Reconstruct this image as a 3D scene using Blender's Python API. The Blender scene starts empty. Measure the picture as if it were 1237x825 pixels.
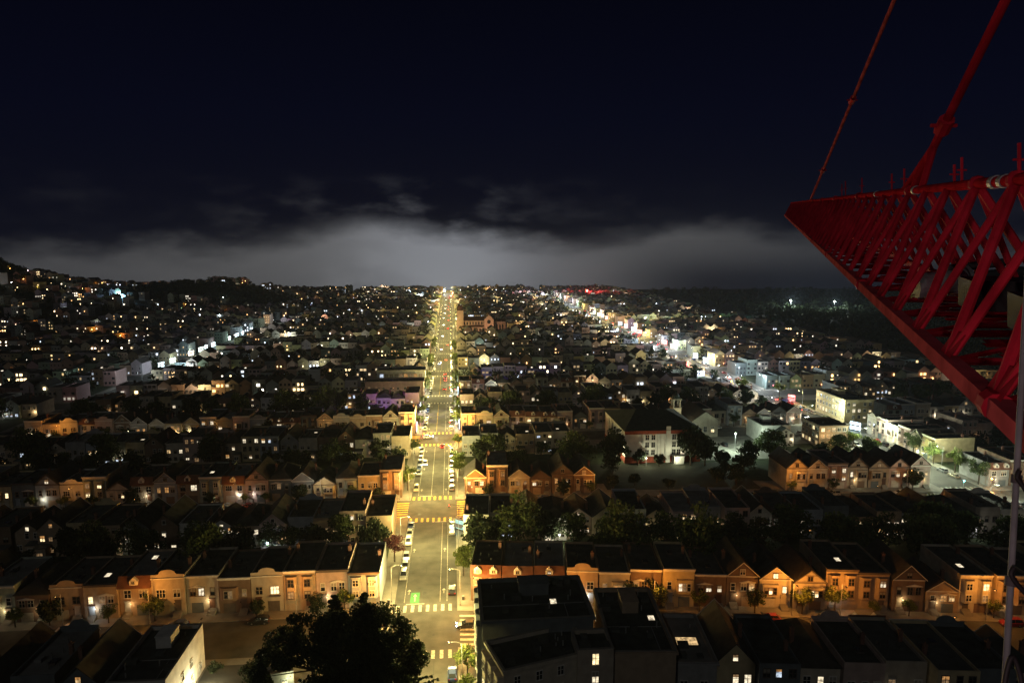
import bpy, math, random
from mathutils import Vector, Matrix, Euler
R = math.radians
rnd = random.Random(11)
sc = bpy.context.scene
COL = sc.collection

# ------------------------------------------------------------------ camera
CAM_LOC = Vector((7.1, 0, 85)); PITCH = 7.53; YAW = 5.05
cd = bpy.data.cameras.new('camera'); cam = bpy.data.objects.new('camera', cd); COL.objects.link(cam)
cam.location = CAM_LOC; cam.rotation_euler = (R(90 - PITCH), 0, R(-YAW))
cd.sensor_width = 36; cd.lens = 36 * 825 / 1237; cd.clip_start = .1; cd.clip_end = 20000
sc.camera = cam
CM = Matrix.Translation(CAM_LOC) @ Euler(cam.rotation_euler).to_matrix().to_4x4()
CMI = CM.inverted()

def proj(x, y, z):                       # where a point lands in the picture (used to skip what is out of frame)
    p = CMI @ Vector((x, y, z))
    if p.z > -.1: return (-9999, -9999)
    return (618.5 + 825 * p.x / -p.z, 412.5 - 825 * p.y / -p.z)
def in_frame(x, y, z, m=40):
    u, v = proj(x, y, z); return -m < u < 1237 + m and -m < v < 825 + m

# ------------------------------------------------------------------ night sky with a fog bank on the horizon
w = bpy.data.worlds.new('World'); sc.world = w; w.use_nodes = True
nt = w.node_tree; N = nt.nodes; L = nt.links
for n in list(N): N.remove(n)
def nd(t, **k):
    n = N.new(t)
    for a, b in k.items(): setattr(n, a, b)
    return n
def mth(op, a, b=None, c=None, clamp=False):
    n = nd('ShaderNodeMath', operation=op, use_clamp=clamp)
    for i, x in enumerate((a, b, c)):
        if x is None: continue
        if isinstance(x, (int, float)): n.inputs[i].default_value = x
        else: L.new(x, n.inputs[i])
    return n.outputs[0]
def mrange(v, a, b, c, d, mode='SMOOTHSTEP'):
    n = nd('ShaderNodeMapRange', interpolation_type=mode); n.clamp = True if mode == 'LINEAR' else True
    L.new(v, n.inputs[0])
    for i, x in enumerate((a, b, c, d)): n.inputs[i + 1].default_value = x
    return n.outputs[0]
tc = nd('ShaderNodeTexCoord'); sep = nd('ShaderNodeSeparateXYZ'); L.new(tc.outputs['Generated'], sep.inputs[0])
el = mth('MULTIPLY', mth('ARCSINE', sep.outputs[2]), 57.2958)
az = mth('MULTIPLY', mth('ARCTAN2', sep.outputs[0], sep.outputs[1]), 57.2958)
cmb = nd('ShaderNodeCombineXYZ'); L.new(mth('MULTIPLY', az, .07), cmb.inputs[0]); L.new(mth('MULTIPLY', el, .17), cmb.inputs[1])
def noise(scale, detail, off=0, rough=.55):
    n = nd('ShaderNodeTexNoise'); n.inputs['Scale'].default_value = scale; n.inputs['Detail'].default_value = detail
    n.inputs['Roughness'].default_value = rough
    m = nd('ShaderNodeMapping'); m.inputs['Location'].default_value = (off, off * .7, off * .3)
    L.new(cmb.outputs[0], m.inputs[0]); L.new(m.outputs[0], n.inputs['Vector']); return n.outputs['Fac']
def lobe(c, wd, a): return mth('MULTIPLY', mth('EXPONENT', mth('MULTIPLY', mth('POWER', mth('MULTIPLY', mth('ADD', az, -c), 1 / wd), 2), -1)), a)
n1 = noise(1.3, 6, 3); n2 = noise(3.2, 8, 9); n3 = noise(.7, 5, 21)
# the bank's ragged upper edge
edge = mth('ADD', el, mth('MULTIPLY', mth('SUBTRACT', n1, .5), 5.0))
edge = mth('ADD', mth('SUBTRACT', edge, mth('ADD', lobe(-6, 5.5, 2.0), lobe(20, 8, 1.1))), mrange(az, -34, -13, 1.1, .1))
edge = mth('ADD', edge, mth('MULTIPLY', mth('SUBTRACT', n2, .5), 3.2))
band = mrange(edge, 2.0, -.9, 0, 1)
wisp = mth('MULTIPLY', mth('MULTIPLY', mrange(n2, .42, .78, 0, 1), mrange(n1, .35, .65, 0, 1)), mth('MULTIPLY', mrange(el, 7, 2, 0, .34), mth('ADD', .35, lobe(-5, 11, .75))))
azb = mth('ADD', mth('ADD', mrange(az, -34, -4, .44, .80), mrange(az, 0, 34, 0, -.50)), lobe(-.5, 5, .42))
low = mrange(el, -3.6, -.4, .80, 1)
rl = mth('SUBTRACT', 1, mth('MULTIPLY', mrange(az, 9, 22, 0, .90), mrange(el, 1.2, -2.6, 0, 1)))   # the park side stays dark down low
tex = mth('ADD', .72, mth('MULTIPLY', n3, .55))
fog = mth('MULTIPLY', mth('MULTIPLY', mth('MULTIPLY', mth('ADD', band, wisp), azb), mth('MULTIPLY', low, rl)), tex)
skyg = nd('ShaderNodeValToRGB'); L.new(mrange(el, 0, 26, 0, 1, 'LINEAR'), skyg.inputs[0])
e = skyg.color_ramp.elements
e[0].color = (.0024, .0030, .0088, 1); e[1].color = (.0006, .0007, .0023, 1)
x = e.new(.4); x.color = (.0016, .0021, .0080, 1)
fc = nd('ShaderNodeMix', data_type='RGBA', blend_type='MIX')
L.new(lobe(0, 9, 1), fc.inputs[0]); fc.inputs[6].default_value = (.132, .132, .134, 1); fc.inputs[7].default_value = (.235, .245, .270, 1)
fm = nd('ShaderNodeMix', data_type='RGBA', blend_type='MIX'); L.new(mth('MINIMUM', fog, 1), fm.inputs[0])
L.new(skyg.outputs[0], fm.inputs[6]); L.new(fc.outputs[2], fm.inputs[7])
sky = nd('ShaderNodeTexSky', sky_type='NISHITA', sun_disc=False, sun_elevation=R(34), sun_rotation=R(215))
bg0 = nd('ShaderNodeBackground'); bg0.inputs[1].default_value = .00002; L.new(sky.outputs[0], bg0.inputs[0])
bg1 = nd('ShaderNodeBackground'); bg1.inputs[1].default_value = 1; L.new(fm.outputs[2], bg1.inputs[0])
ads = nd('ShaderNodeAddShader'); L.new(bg0.outputs[0], ads.inputs[0]); L.new(bg1.outputs[0], ads.inputs[1])
wo = nd('ShaderNodeOutputWorld'); L.new(ads.outputs[0], wo.inputs[0])

# dim sun lamp added to stand for the sky glow
sd = bpy.data.lights.new('sky_glow_sun', 'SUN'); sd.energy = .092; sd.angle = R(.5); sd.color = (1, .97, .90)
so = bpy.data.objects.new('sky_glow_sun', sd); COL.objects.link(so)
so.rotation_euler = (R(56), 0, R(-25))

sc.view_settings.view_transform = 'Standard'; sc.view_settings.look = 'None'
sc.view_settings.exposure = 0; sc.view_settings.gamma = 1; sc.view_settings.use_curve_mapping = False
sc.render.engine = 'CYCLES'
cy = sc.cycles
cy.use_denoising = True; cy.denoiser = 'OPENIMAGEDENOISE'
cy.max_bounces = 4; cy.diffuse_bounces = 2; cy.glossy_bounces = 2; cy.transmission_bounces = 2; cy.volume_bounces = 0
cy.transparent_max_bounces = 4; cy.sample_clamp_indirect = 1.0; cy.sample_clamp_direct = 0
cy.use_light_tree = True; cy.caustics_reflective = False; cy.caustics_refractive = False

HAZE = .00007
# ------------------------------------------------------------------ materials
def mat(name, col, rough=.8, spread=.25, scale=1.5, metal=0, spec=.3, detail=5, bump=0, bscale=8, stripes=None):
    m = bpy.data.materials.new(name); m.use_nodes = True
    n = m.node_tree.nodes; l = m.node_tree.links; b = n['Principled BSDF']
    b.inputs['Roughness'].default_value = rough; b.inputs['Metallic'].default_value = metal
    b.inputs['Specular IOR Level'].default_value = spec
    t = n.new('ShaderNodeTexCoord'); z = n.new('ShaderNodeTexNoise'); z.inputs['Scale'].default_value = scale; z.inputs['Detail'].default_value = detail
    l.new(t.outputs['Object'], z.inputs['Vector'])
    r = n.new('ShaderNodeValToRGB'); l.new(z.outputs['Fac'], r.inputs[0])
    r.color_ramp.elements[0].position = .3; r.color_ramp.elements[1].position = .7
    r.color_ramp.elements[0].color = (*[c * (1 - spread) for c in col], 1)
    r.color_ramp.elements[1].color = (*[min(1, c * (1 + spread * .6)) for c in col], 1)
    out = r.outputs[0]
    if stripes:
        wv = n.new('ShaderNodeTexWave'); wv.bands_direction = stripes[0]; wv.inputs['Scale'].default_value = stripes[1]; wv.inputs['Distortion'].default_value = .3
        l.new(t.outputs['Object'], wv.inputs['Vector'])
        bp = n.new('ShaderNodeBump'); bp.inputs['Strength'].default_value = .5; bp.inputs['Distance'].default_value = .03
        l.new(wv.outputs['Fac'], bp.inputs['Height']); l.new(bp.outputs[0], b.inputs['Normal'])
    elif bump:
        z2 = n.new('ShaderNodeTexNoise'); z2.inputs['Scale'].default_value = bscale; z2.inputs['Detail'].default_value = 6
        l.new(t.outputs['Object'], z2.inputs['Vector'])
        bp = n.new('ShaderNodeBump'); bp.inputs['Strength'].default_value = bump; bp.inputs['Distance'].default_value = .05
        l.new(z2.outputs['Fac'], bp.inputs['Height']); l.new(bp.outputs[0], b.inputs['Normal'])
    l.new(out, b.inputs['Base Color'])
    return m
def emis(name, col, s, var=.75, scale=1.6, sample=False):
    m = bpy.data.materials.new(name); m.use_nodes = True
    n = m.node_tree.nodes; l = m.node_tree.links; b = n['Principled BSDF']
    b.inputs['Base Color'].default_value = (.1, .1, .1, 1); b.inputs['Roughness'].default_value = .3
    b.inputs['Emission Color'].default_value = (*col, 1)
    if var:
        t = n.new('ShaderNodeTexCoord'); z = n.new('ShaderNodeTexNoise'); z.inputs['Scale'].default_value = scale; z.inputs['Detail'].default_value = 3
        g = n.new('ShaderNodeNewGeometry')
        l.new(g.outputs['Position'], z.inputs['Vector'])
        r = n.new('ShaderNodeMapRange'); r.inputs[1].default_value = .35; r.inputs[2].default_value = .65
        r.inputs[3].default_value = s * (1 - var); r.inputs[4].default_value = s
        l.new(z.outputs['Fac'], r.inputs[0]); l.new(r.outputs[0], b.inputs['Emission Strength'])
    else: b.inputs['Emission Strength'].default_value = s
    m.cycles.emission_sampling = 'AUTO' if sample else 'NONE'
    return m
WALLS = {'cream': (.46, .41, .32), 'white': (.56, .55, .50), 'beige': (.38, .33, .26), 'grey': (.26, .26, .255), 'pink': (.42, .32, .28),
         'pale blue': (.30, .33, .36), 'mint': (.31, .34, .28), 'tan': (.34, .26, .18), 'brown': (.17, .115, .08), 'yellow': (.46, .38, .22), 'slate': (.12, .14, .15)}
WM = {k: mat('wall_' + k.replace(' ', '_'), v, .85, .22, .6, bump=.15) for k, v in WALLS.items()}
TRIM = mat('trim', (.62, .60, .54), .7, .15); DTRIM = mat('dark_trim', (.10, .08, .07), .7, .2)
TAR = mat('roof_tar', (.040, .045, .042), .9, .6, .5, bump=.3, bscale=3)
TAR2 = mat('roof_gravel', (.060, .066, .064), .95, .35, .5, bump=.4, bscale=12)
TAR3 = mat('roof_silver', (.16, .165, .16), .8, .35, .3)
SHING = mat('roof_shingle', (.045, .040, .036), .9, .35, .8, stripes=('Z', 6))
TILE = mat('roof_tile', (.13, .060, .040), .85, .3, .8, stripes=('X', 9))
ROOFS = [TAR, TAR2, TAR2, TAR2, TAR, TAR3]
GLASS = mat('dark_glass', (.015, .018, .022), .12, .2, spec=.6)
BLIND = mat('window_blind', (.30, .28, .23), .9, .2, 3)
GAR = mat('garage_panel', (.50, .47, .40), .6, .15, stripes=('Z', 3)); DOOR = mat('door_wood', (.10, .05, .03), .5, .3)
WARM = (1, .66, .30); WHITE = (1, .88, .66)
LIT = [emis('lit_window_warm', WARM, 1.0), emis('lit_window_amber', (1, .48, .15), .7), emis('lit_window_bright', (1, .76, .40), 2.4, .6),
       emis('lit_window_white', (1, .84, .58), 1.4, .7), emis('lit_window_dim', (1, .6, .28), .28), emis('lit_window_cool', (.72, .84, 1), 1.4)]
ASPH = mat('asphalt', (.072, .071, .064), .85, .42, .22, bump=.25, bscale=6, detail=9)
PAVE = mat('pavement_concrete', (.20, .19, .17), .9, .25, .4, bump=.1)
EARTH = mat('earth', (.035, .036, .024), 1, .4, .25)
GRASS = mat('garden_green', (.030, .042, .018), 1, .5, .4)
PAINT = mat('road_paint_white', (.42, .41, .36), .7, .5, 1.6, detail=9); YPAINT = mat('road_paint_yellow', (.62, .42, .05), .7, .35, 1.2, detail=9)
GPAINT = mat('road_paint_green', (.05, .20, .07), .7, .3, 1)
STEEL = mat('galvanised_steel', (.30, .31, .31), .5, .2, 3, metal=.3); DSTEEL = mat('dark_steel', (.06, .06, .06), .6, .2)
RED = mat('red_crane_paint', (.50, .022, .042), .6, .40, 3.2, spec=.02, detail=8, bump=.06, bscale=20)
PINK = mat('pink_lit_red_paint', (.50, .095, .115), .8, .4, 3.0, spec=0, detail=8)  # lighter red: light from below on the near bottom chord put into the colour
REDM = mat('matt_red_crane_paint', (.44, .018, .034), .9, .4, 3.2, spec=0, detail=8)
BARK = mat('bark', (.06, .045, .03), .95, .4, 3, bump=.5)
def leafmat(name, col):
    m = bpy.data.materials.new(name); m.use_nodes = True
    n = m.node_tree.nodes; l = m.node_tree.links
    b = n['Principled BSDF']; b.inputs['Roughness'].default_value = .7; b.inputs['Specular IOR Level'].default_value = .2
    g = n.new('ShaderNodeNewGeometry'); r = n.new('ShaderNodeValToRGB'); l.new(g.outputs['Random Per Island'], r.inputs[0])
    r.color_ramp.elements[0].color = (*[c * .45 for c in col], 1); r.color_ramp.elements[1].color = (*[c * 1.5 for c in col], 1)
    l.new(r.outputs[0], b.inputs['Base Color'])
    t = n.new('ShaderNodeBsdfTranslucent'); l.new(r.outputs[0], t.inputs[0])
    mx = n.new('ShaderNodeMixShader'); mx.inputs[0].default_value = .3
    l.new(b.outputs[0], mx.inputs[1]); l.new(t.outputs[0], mx.inputs[2]); l.new(mx.outputs[0], n['Material Output'].inputs[0])
    return m
LEAF = leafmat('foliage', (.060, .085, .030)); LEAFD = leafmat('dark_foliage', (.032, .045, .022)); LEAFR = leafmat('reddish_foliage', (.12, .045, .05))
LEAFY = leafmat('fresh_foliage', (.10, .13, .03))
def attrmat(name, emit=False, rough=.85):
    m = bpy.data.materials.new(name); m.use_nodes = True
    n = m.node_tree.nodes; l = m.node_tree.links; b = n['Principled BSDF']; b.inputs['Roughness'].default_value = rough
    a = n.new('ShaderNodeAttribute'); a.attribute_name = 'paint'
    if emit:
        b.inputs['Base Color'].default_value = (.05, .05, .05, 1)
        l.new(a.outputs['Color'], b.inputs['Emission Color']); b.inputs['Emission Strength'].default_value = 1
        m.cycles.emission_sampling = 'NONE'
    else:
        z = n.new('ShaderNodeTexNoise'); z.inputs['Scale'].default_value = .5; z.inputs['Detail'].default_value = 6
        g = n.new('ShaderNodeNewGeometry'); l.new(g.outputs['Position'], z.inputs['Vector'])
        r = n.new('ShaderNodeMapRange'); r.inputs[3].default_value = .7; r.inputs[4].default_value = 1.2; l.new(z.outputs['Fac'], r.inputs[0])
        mx = n.new('ShaderNodeVectorMath'); mx.operation = 'SCALE'; l.new(a.outputs['Color'], mx.inputs[0]); l.new(r.outputs[0], mx.inputs['Scale'])
        l.new(mx.outputs[0], b.inputs['Base Color'])
    return m
FWALL = attrmat('far_wall_paint'); FGLOW = attrmat('far_window_glow', True)

# ------------------------------------------------------------------ mesh helpers
class MB:
    def __init__(s): s.v = []; s.f = []; s.m = []; s.c = []; s.M = None; s.col = (0, 0, 0)
    def face(s, pts, m=0):
        k = len(s.v)
        for p in pts:
            s.v.append(tuple(s.M @ Vector(p)) if s.M is not None else tuple(p))
        s.f.append(tuple(range(k, k + len(pts)))); s.m.append(m); s.c.append(s.col)
    def box(s, x0, x1, y0, y1, z0, z1, m=0, mt=None, skip=''):
        if 'b' not in skip: s.face([(x0, y1, z0), (x1, y1, z0), (x1, y0, z0), (x0, y0, z0)], m)
        if 't' not in skip: s.face([(x0, y0, z1), (x1, y0, z1), (x1, y1, z1), (x0, y1, z1)], m if mt is None else mt)
        s.face([(x0, y0, z0), (x1, y0, z0), (x1, y0, z1), (x0, y0, z1)], m)
        s.face([(x1, y1, z0), (x0, y1, z0), (x0, y1, z1), (x1, y1, z1)], m)
        s.face([(x0, y1, z0), (x0, y0, z0), (x0, y0, z1), (x0, y1, z1)], m)
        s.face([(x1, y0, z0), (x1, y1, z0), (x1, y1, z1), (x1, y0, z1)], m)
    def prism(s, prof, y0, y1, m=0):          # profile in x,z (counter-clockwise seen from -y), run along y
        n = len(prof)
        s.face([(x, y0, z) for x, z in prof], m); s.face([(x, y1, z) for x, z in reversed(prof)], m)
        for i in range(n):
            a, b = prof[i], prof[(i + 1) % n]
            s.face([(b[0], y0, b[1]), (a[0], y0, a[1]), (a[0], y1, a[1]), (b[0], y1, b[1])], m)
    def plan(s, prof, z0, z1, m=0, mt=None):   # profile in x,y (counter-clockwise from above), run up z
        n = len(prof)
        s.face([(x, y, z1) for x, y in prof], m if mt is None else mt); s.face([(x, y, z0) for x, y in reversed(prof)], m)
        for i in range(n):
            a, b = prof[i], prof[(i + 1) % n]
            s.face([(a[0], a[1], z0), (b[0], b[1], z0), (b[0], b[1], z1), (a[0], a[1], z1)], m)
    def tube(s, p, q, r, n=6, m=0, r2=None):
        p = Vector(p); q = Vector(q); r2 = r if r2 is None else r2
        d = (q - p).normalized(); a = d.orthogonal().normalized(); b = d.cross(a)
        A = [p + (a * math.cos(t) + b * math.sin(t)) * r for t in [2 * math.pi * i / n for i in range(n)]]
        B = [q + (a * math.cos(t) + b * math.sin(t)) * r2 for t in [2 * math.pi * i / n for i in range(n)]]
        for i in range(n): j = (i + 1) % n; s.face([A[i], A[j], B[j], B[i]], m)
        s.face(list(reversed(A)), m); s.face(B, m)
    def ball(s, c, r, n=8, k=5, m=0, sq=1):
        c = Vector(c)
        def pt(i, j):
            t = math.pi * j / k; f = 2 * math.pi * i / n
            return c + Vector((math.sin(t) * math.cos(f) * r, math.sin(t) * math.sin(f) * r, math.cos(t) * r * sq))
        for j in range(k):
            for i in range(n):
                if j == 0: s.face([pt(0, 0), pt(i, 1), pt(i + 1, 1)], m)
                elif j == k - 1: s.face([pt(i, j), pt(0, k), pt(i + 1, j)], m)
                else: s.face([pt(i, j), pt(i, j + 1), pt(i + 1, j + 1), pt(i + 1, j)], m)
    def mesh(s, name, mats, paint=False, smooth=False):
        me = bpy.data.meshes.new(name); me.from_pydata(s.v, [], s.f)
        for x in mats: me.materials.append(x)
        me.polygons.foreach_set('material_index', s.m)
        if smooth: me.polygons.foreach_set('use_smooth', [True] * len(s.f))
        if paint:
            a = me.attributes.new('paint', 'FLOAT_COLOR', 'FACE')
            a.data.foreach_set('color', [t for c in s.c for t in (*c, 1)])
        me.update(); return me
    def build(s, name, mats, parent=None, loc=(0, 0, 0), rz=0, paint=False, smooth=False):
        if not isinstance(mats, (list, tuple)): mats = [mats]
        return link(name, s.mesh(name, mats, paint, smooth), parent, loc, rz)
def link(name, me, parent=None, loc=(0, 0, 0), rz=0):
    o = bpy.data.objects.new(name, me); COL.objects.link(o); o.location = loc; o.rotation_euler = (0, 0, rz)
    if parent: o.parent = parent
    return o
def tag(o, label, cat, group=None):
    o['label'] = label; o['category'] = cat
    if group: o['group'] = group
    return o
def empty(name, loc=(0, 0, 0), rz=0):
    o = bpy.data.objects.new(name, None); COL.objects.link(o); o.location = loc; o.rotation_euler = (0, 0, rz); o.empty_display_size = .5
    return o
def struct(o): o['kind'] = 'structure'; return o
def setm(o, i, m):
    sl = o.material_slots[i]; sl.link = 'OBJECT'; sl.material = m
KIDS = {}
def kids(o):
    if o.name not in KIDS: KIDS[o.name] = list(o.children)
    return KIDS[o.name]
def copy_tree(o, parent=None, skip=None):
    c = o.copy(); COL.objects.link(c); c.parent = parent
    for ch in kids(o):
        if skip and skip(ch): continue
        copy_tree(ch, c, skip)
    return c
def delete_tree(o):
    KIDS.clear()
    for ch in list(o.children): delete_tree(ch)
    bpy.data.objects.remove(o)
def point(name, parent, loc, P, col, r=.2):
    k = (round(P), tuple(col), r)
    if k not in LD:
        d = bpy.data.lights.new(name, 'POINT'); d.energy = P; d.color = col; d.shadow_soft_size = r; LD[k] = d
    o = bpy.data.objects.new(name, LD[k]); COL.objects.link(o); o.location = loc; o.parent = parent
    return o
LD = {}
ORD = ['first', 'second', 'third', 'fourth', 'fifth', 'sixth', 'seventh', 'eighth', 'ninth', 'tenth', 'eleventh', 'twelfth', 'thirteenth', 'fourteenth',
       'fifteenth', 'sixteenth', 'seventeenth', 'eighteenth', 'nineteenth', 'twentieth'] + ['twenty-' + t for t in
       ('first', 'second', 'third', 'fourth', 'fifth', 'sixth', 'seventh', 'eighth', 'ninth')] + ['thirtieth'] + ['thirty-' + t for t in
       ('first', 'second', 'third', 'fourth', 'fifth', 'sixth', 'seventh', 'eighth', 'ninth')] + ['fortieth'] + ['forty-' + t for t in
       ('first', 'second', 'third', 'fourth', 'fifth', 'sixth', 'seventh', 'eighth', 'ninth')] + ['fiftieth'] + ['fifty-' + t for t in
       ('first', 'second', 'third', 'fourth', 'fifth', 'sixth', 'seventh', 'eighth', 'ninth')]

# ------------------------------------------------------------------ the lie of the land and the street grid
def K(y):                                    # the nearest cross streets swing towards the viewer on the right
    if y <= 160: return .13
    if y <= 231: return .13 + (.04 - .13) * (y - 160) / 71
    if y <= 310: return .04 * (1 - (y - 231) / 79)
    return 0
def wy(x, y): return y - K(y) * max(0, x - 10)
def yaw(x, y): return -math.atan(K(y)) if x > 10 else 0
def hill(x, y):
    a = 62 * math.exp(-(((x + 760) / 300) ** 2 + ((y - 980) / 330) ** 2))
    b = 27 * math.exp(-(((x + 345) / 105) ** 2 + ((y - 1110) / 130) ** 2))
    c = 46 * math.exp(-(((x + 620) / 85) ** 2 + ((y - 880) / 110) ** 2))
    t = min(1, max(0, (-185 - x) / 110)); d = min(1, max(0, (y - 640) / 200))
    return (a + b + c) * t * t * (3 - 2 * t) * d
def ground(x, y):
    z = hill(x, y)
    if y > 1510: z -= (y - 1510) * .085
    return z
CS = [146.0, 220.0, 305.5] + [305.5 + 84 * i for i in range(1, 15)]
HW = 10.5; KERB = 7.6
XS = [-585, -390, -195, 0, 190, 380]          # streets running away from the viewer
mb = MB()
xs = [-1500, -1300] + list(range(-1100, -180, 30)) + [-150, 0, 200, 400, 800, 1500]
ys = [-200, 60, 300, 540] + list(range(570, 1511, 30)) + [1560, 1700, 2200]
for i in range(len(xs) - 1):
    for j in range(len(ys) - 1):
        q = [(xs[i], ys[j]), (xs[i + 1], ys[j]), (xs[i + 1], ys[j + 1]), (xs[i], ys[j + 1])]
        mb.face([(x, y, ground(x, y) - .03) for x, y in q], 0)
struct(mb.build('ground', EARTH))
# roads: the main streets run through, the cross streets butt against them
def strip(mb, x0, x1, y0, y1, z, n=1, m=0):
    for i in range(n):
        a = x0 + (x1 - x0) * i / n; b = x0 + (x1 - x0) * (i + 1) / n
        mb.face([(a, wy(a, y0), z), (b, wy(b, y0), z), (b, wy(b, y1), z), (a, wy(a, y1), z)], m)
for X in XS:
    mb = MB(); ylim = 1510 if X > -200 else 640
    yy = [60.0]
    for c in CS: yy += [c - KERB, c + KERB]
    yy = [y for y in yy if y < ylim] + [ylim]
    for i in range(len(yy) - 1): strip(mb, X - KERB, X + KERB, yy[i], yy[i + 1], 0, 2)
    struct(mb.build('road', ASPH))
for c in CS:
    mb = MB()
    for i in range(len(XS) - 1):
        if XS[i] < -200 and c > 600: continue
        strip(mb, XS[i] + KERB, XS[i + 1] - KERB, c - KERB, c + KERB, 0, 8)
    struct(mb.build('road', ASPH))
# blocks: raised pavement with a kerb, gardens inside
pv = MB(); gd = MB()
edges = [62.0] + CS
for i in range(len(XS) - 1):
    for j in range(len(CS)):
        if XS[i] < -200 and edges[j + 1] > 600: continue
        x0, x1 = XS[i] + KERB, XS[i + 1] - KERB; y0, y1 = edges[j] + KERB, edges[j + 1] - KERB
        n = 8
        for k in range(n):
            a = x0 + (x1 - x0) * k / n; b = x0 + (x1 - x0) * (k + 1) / n
            pv.face([(a, wy(a, y0), .13), (b, wy(b, y0), .13), (b, wy(b, y1), .13), (a, wy(a, y1), .13)])
            pv.face([(a, wy(a, y0), -.02), (b, wy(b, y0), -.02), (b, wy(b, y0), .13), (a, wy(a, y0), .13)])
            pv.face([(b, wy(b, y1), -.02), (a, wy(a, y1), -.02), (a, wy(a, y1), .13), (b, wy(b, y1), .13)])
        pv.face([(x0, wy(x0, y1), -.02), (x0, wy(x0, y0), -.02), (x0, wy(x0, y0), .13), (x0, wy(x0, y1), .13)])
        pv.face([(x1, wy(x1, y0), -.02), (x1, wy(x1, y1), -.02), (x1, wy(x1, y1), .13), (x1, wy(x1, y0), .13)])
        strip(gd, x0 + 4, x1 - 4, y0 + 13, y1 - 13, .135, 8)
struct(pv.build('pavement', PAVE)); struct(gd.build('garden_ground', GRASS))

# painted markings
def crosswalk(name, x0, x1, y0, y1, along, n, m):
    mb = MB()
    if along == 'x':
        for i in range(n):
            a = x0 + (x1 - x0) * i / n; d = (x1 - x0) / n * .42
            mb.face([(a, wy(a, y0), .004), (a + d, wy(a, y0), .004), (a + d, wy(a, y1), .004), (a, wy(a, y1), .004)])
    else:
        for i in range(n):
            a = y0 + (y1 - y0) * i / n; d = (y1 - y0) / n * .42
            mb.face([(x0, wy(x0, a), .004), (x1, wy(x1, a), .004), (x1, wy(x1, a + d), .004), (x0, wy(x0, a + d), .004)])
    struct(mb.build(name, m))
for i, c in enumerate(CS[:9]):
    m = YPAINT if i in (1, 2) else PAINT
    crosswalk('crosswalk', -7.1, 7.3, c - KERB - 3.6, c - KERB - .5, 'x', 8, m); crosswalk('crosswalk', -7.1, 7.3, c + KERB + .5, c + KERB + 3.6, 'x', 8, m)
    crosswalk('crosswalk', KERB + .5, KERB + 4.6, c - 6.9, c + 7, 'y', 7, m); crosswalk('crosswalk', -KERB - 4.6, -KERB - .5, c - 6.9, c + 7, 'y', 7, m)
    crosswalk('crosswalk', 190 - 7.1, 190 + 7.3, c - KERB - 3.6, c - KERB - .5, 'x', 8, PAINT); crosswalk('crosswalk', 190 - 7.1, 190 + 7.3, c + KERB + .5, c + KERB + 3.6, 'x', 8, PAINT)
ml = MB()
for i in range(len(CS) - 1):
    a, b = CS[i] + KERB + 5, CS[i + 1] - KERB - 5
    for x in (-5.3, 5.1, 3.4):
        ml.face([(x - .05, a, .004), (x + .05, a, .004), (x + .05, b, .004), (x - .05, b, .004)], 0)
    if i > 0 or True:
        ml.face([(-.9, a, .004), (-.78, a, .004), (-.78, b, .004), (-.9, b, .004)], 1 if i > 1 else 0) if i != 0 else None
    y = a + 4
    while y < b - 3:                      # bicycle lane marks and arrows
        for x in (-4.4, 4.3):
            ml.face([(x - .07, y, .004), (x + .07, y, .004), (x + .07, y + 1.6, .004), (x - .07, y + 1.6, .004)])
            ml.face([(x - .5, y + 1.6, .004), (x + .5, y + 1.6, .004), (x, y + 2.5, .004)])
        y += 24
    for x, s in ((-2.6, 1), (2.4, -1)):   # stop bars
        yy = a - 1 if s > 0 else b + 1
        ml.face([(x - 2.2, yy, .004), (x + 2.2, yy, .004), (x + 2.2, yy + .35, .004), (x - 2.2, yy + .35, .004)])
struct(ml.build('road_markings', [PAINT, YPAINT]))
gb = MB(); gb.face([(-3.9, 158.2, .006), (-1.7, 158.2, .006), (-1.7, 163.4, .006), (-3.9, 163.4, .006)], 0)
gb.face([(-2.95, 158.9, .010), (-2.65, 158.9, .010), (-2.65, 161.4, .010), (-2.95, 161.4, .010)], 1)
gb.face([(-3.3, 161.4, .010), (-2.3, 161.4, .010), (-2.8, 162.7, .010)], 1)
struct(gb.build('bicycle_box_marking', [GPAINT, PAINT]))
pt = MB()                                 # tar patches and crack sealing on the near carriageway
for i in range(46):
    x = rnd.uniform(-6, 6); y = rnd.uniform(125, 300); a, b = rnd.choice([(.08, 4), (3, .08), (.9, 1.6), (.1, 8)])
    pt.face([(x, y, .002), (x + a, y, .002), (x + a, y + b, .002), (x, y + b, .002)])
for i in range(16):
    x = rnd.choice([-2.5, 0, 2.2]); y = 130 + i * 13 + rnd.uniform(-3, 3)
    pt.face([(x + .35 * math.cos(t), y + .35 * math.sin(t), .002) for t in [k * math.pi / 4 for k in range(8)]])
struct(pt.build('road_patches', mat('tar_patch', (.028, .028, .028), .6, .3)))

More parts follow.
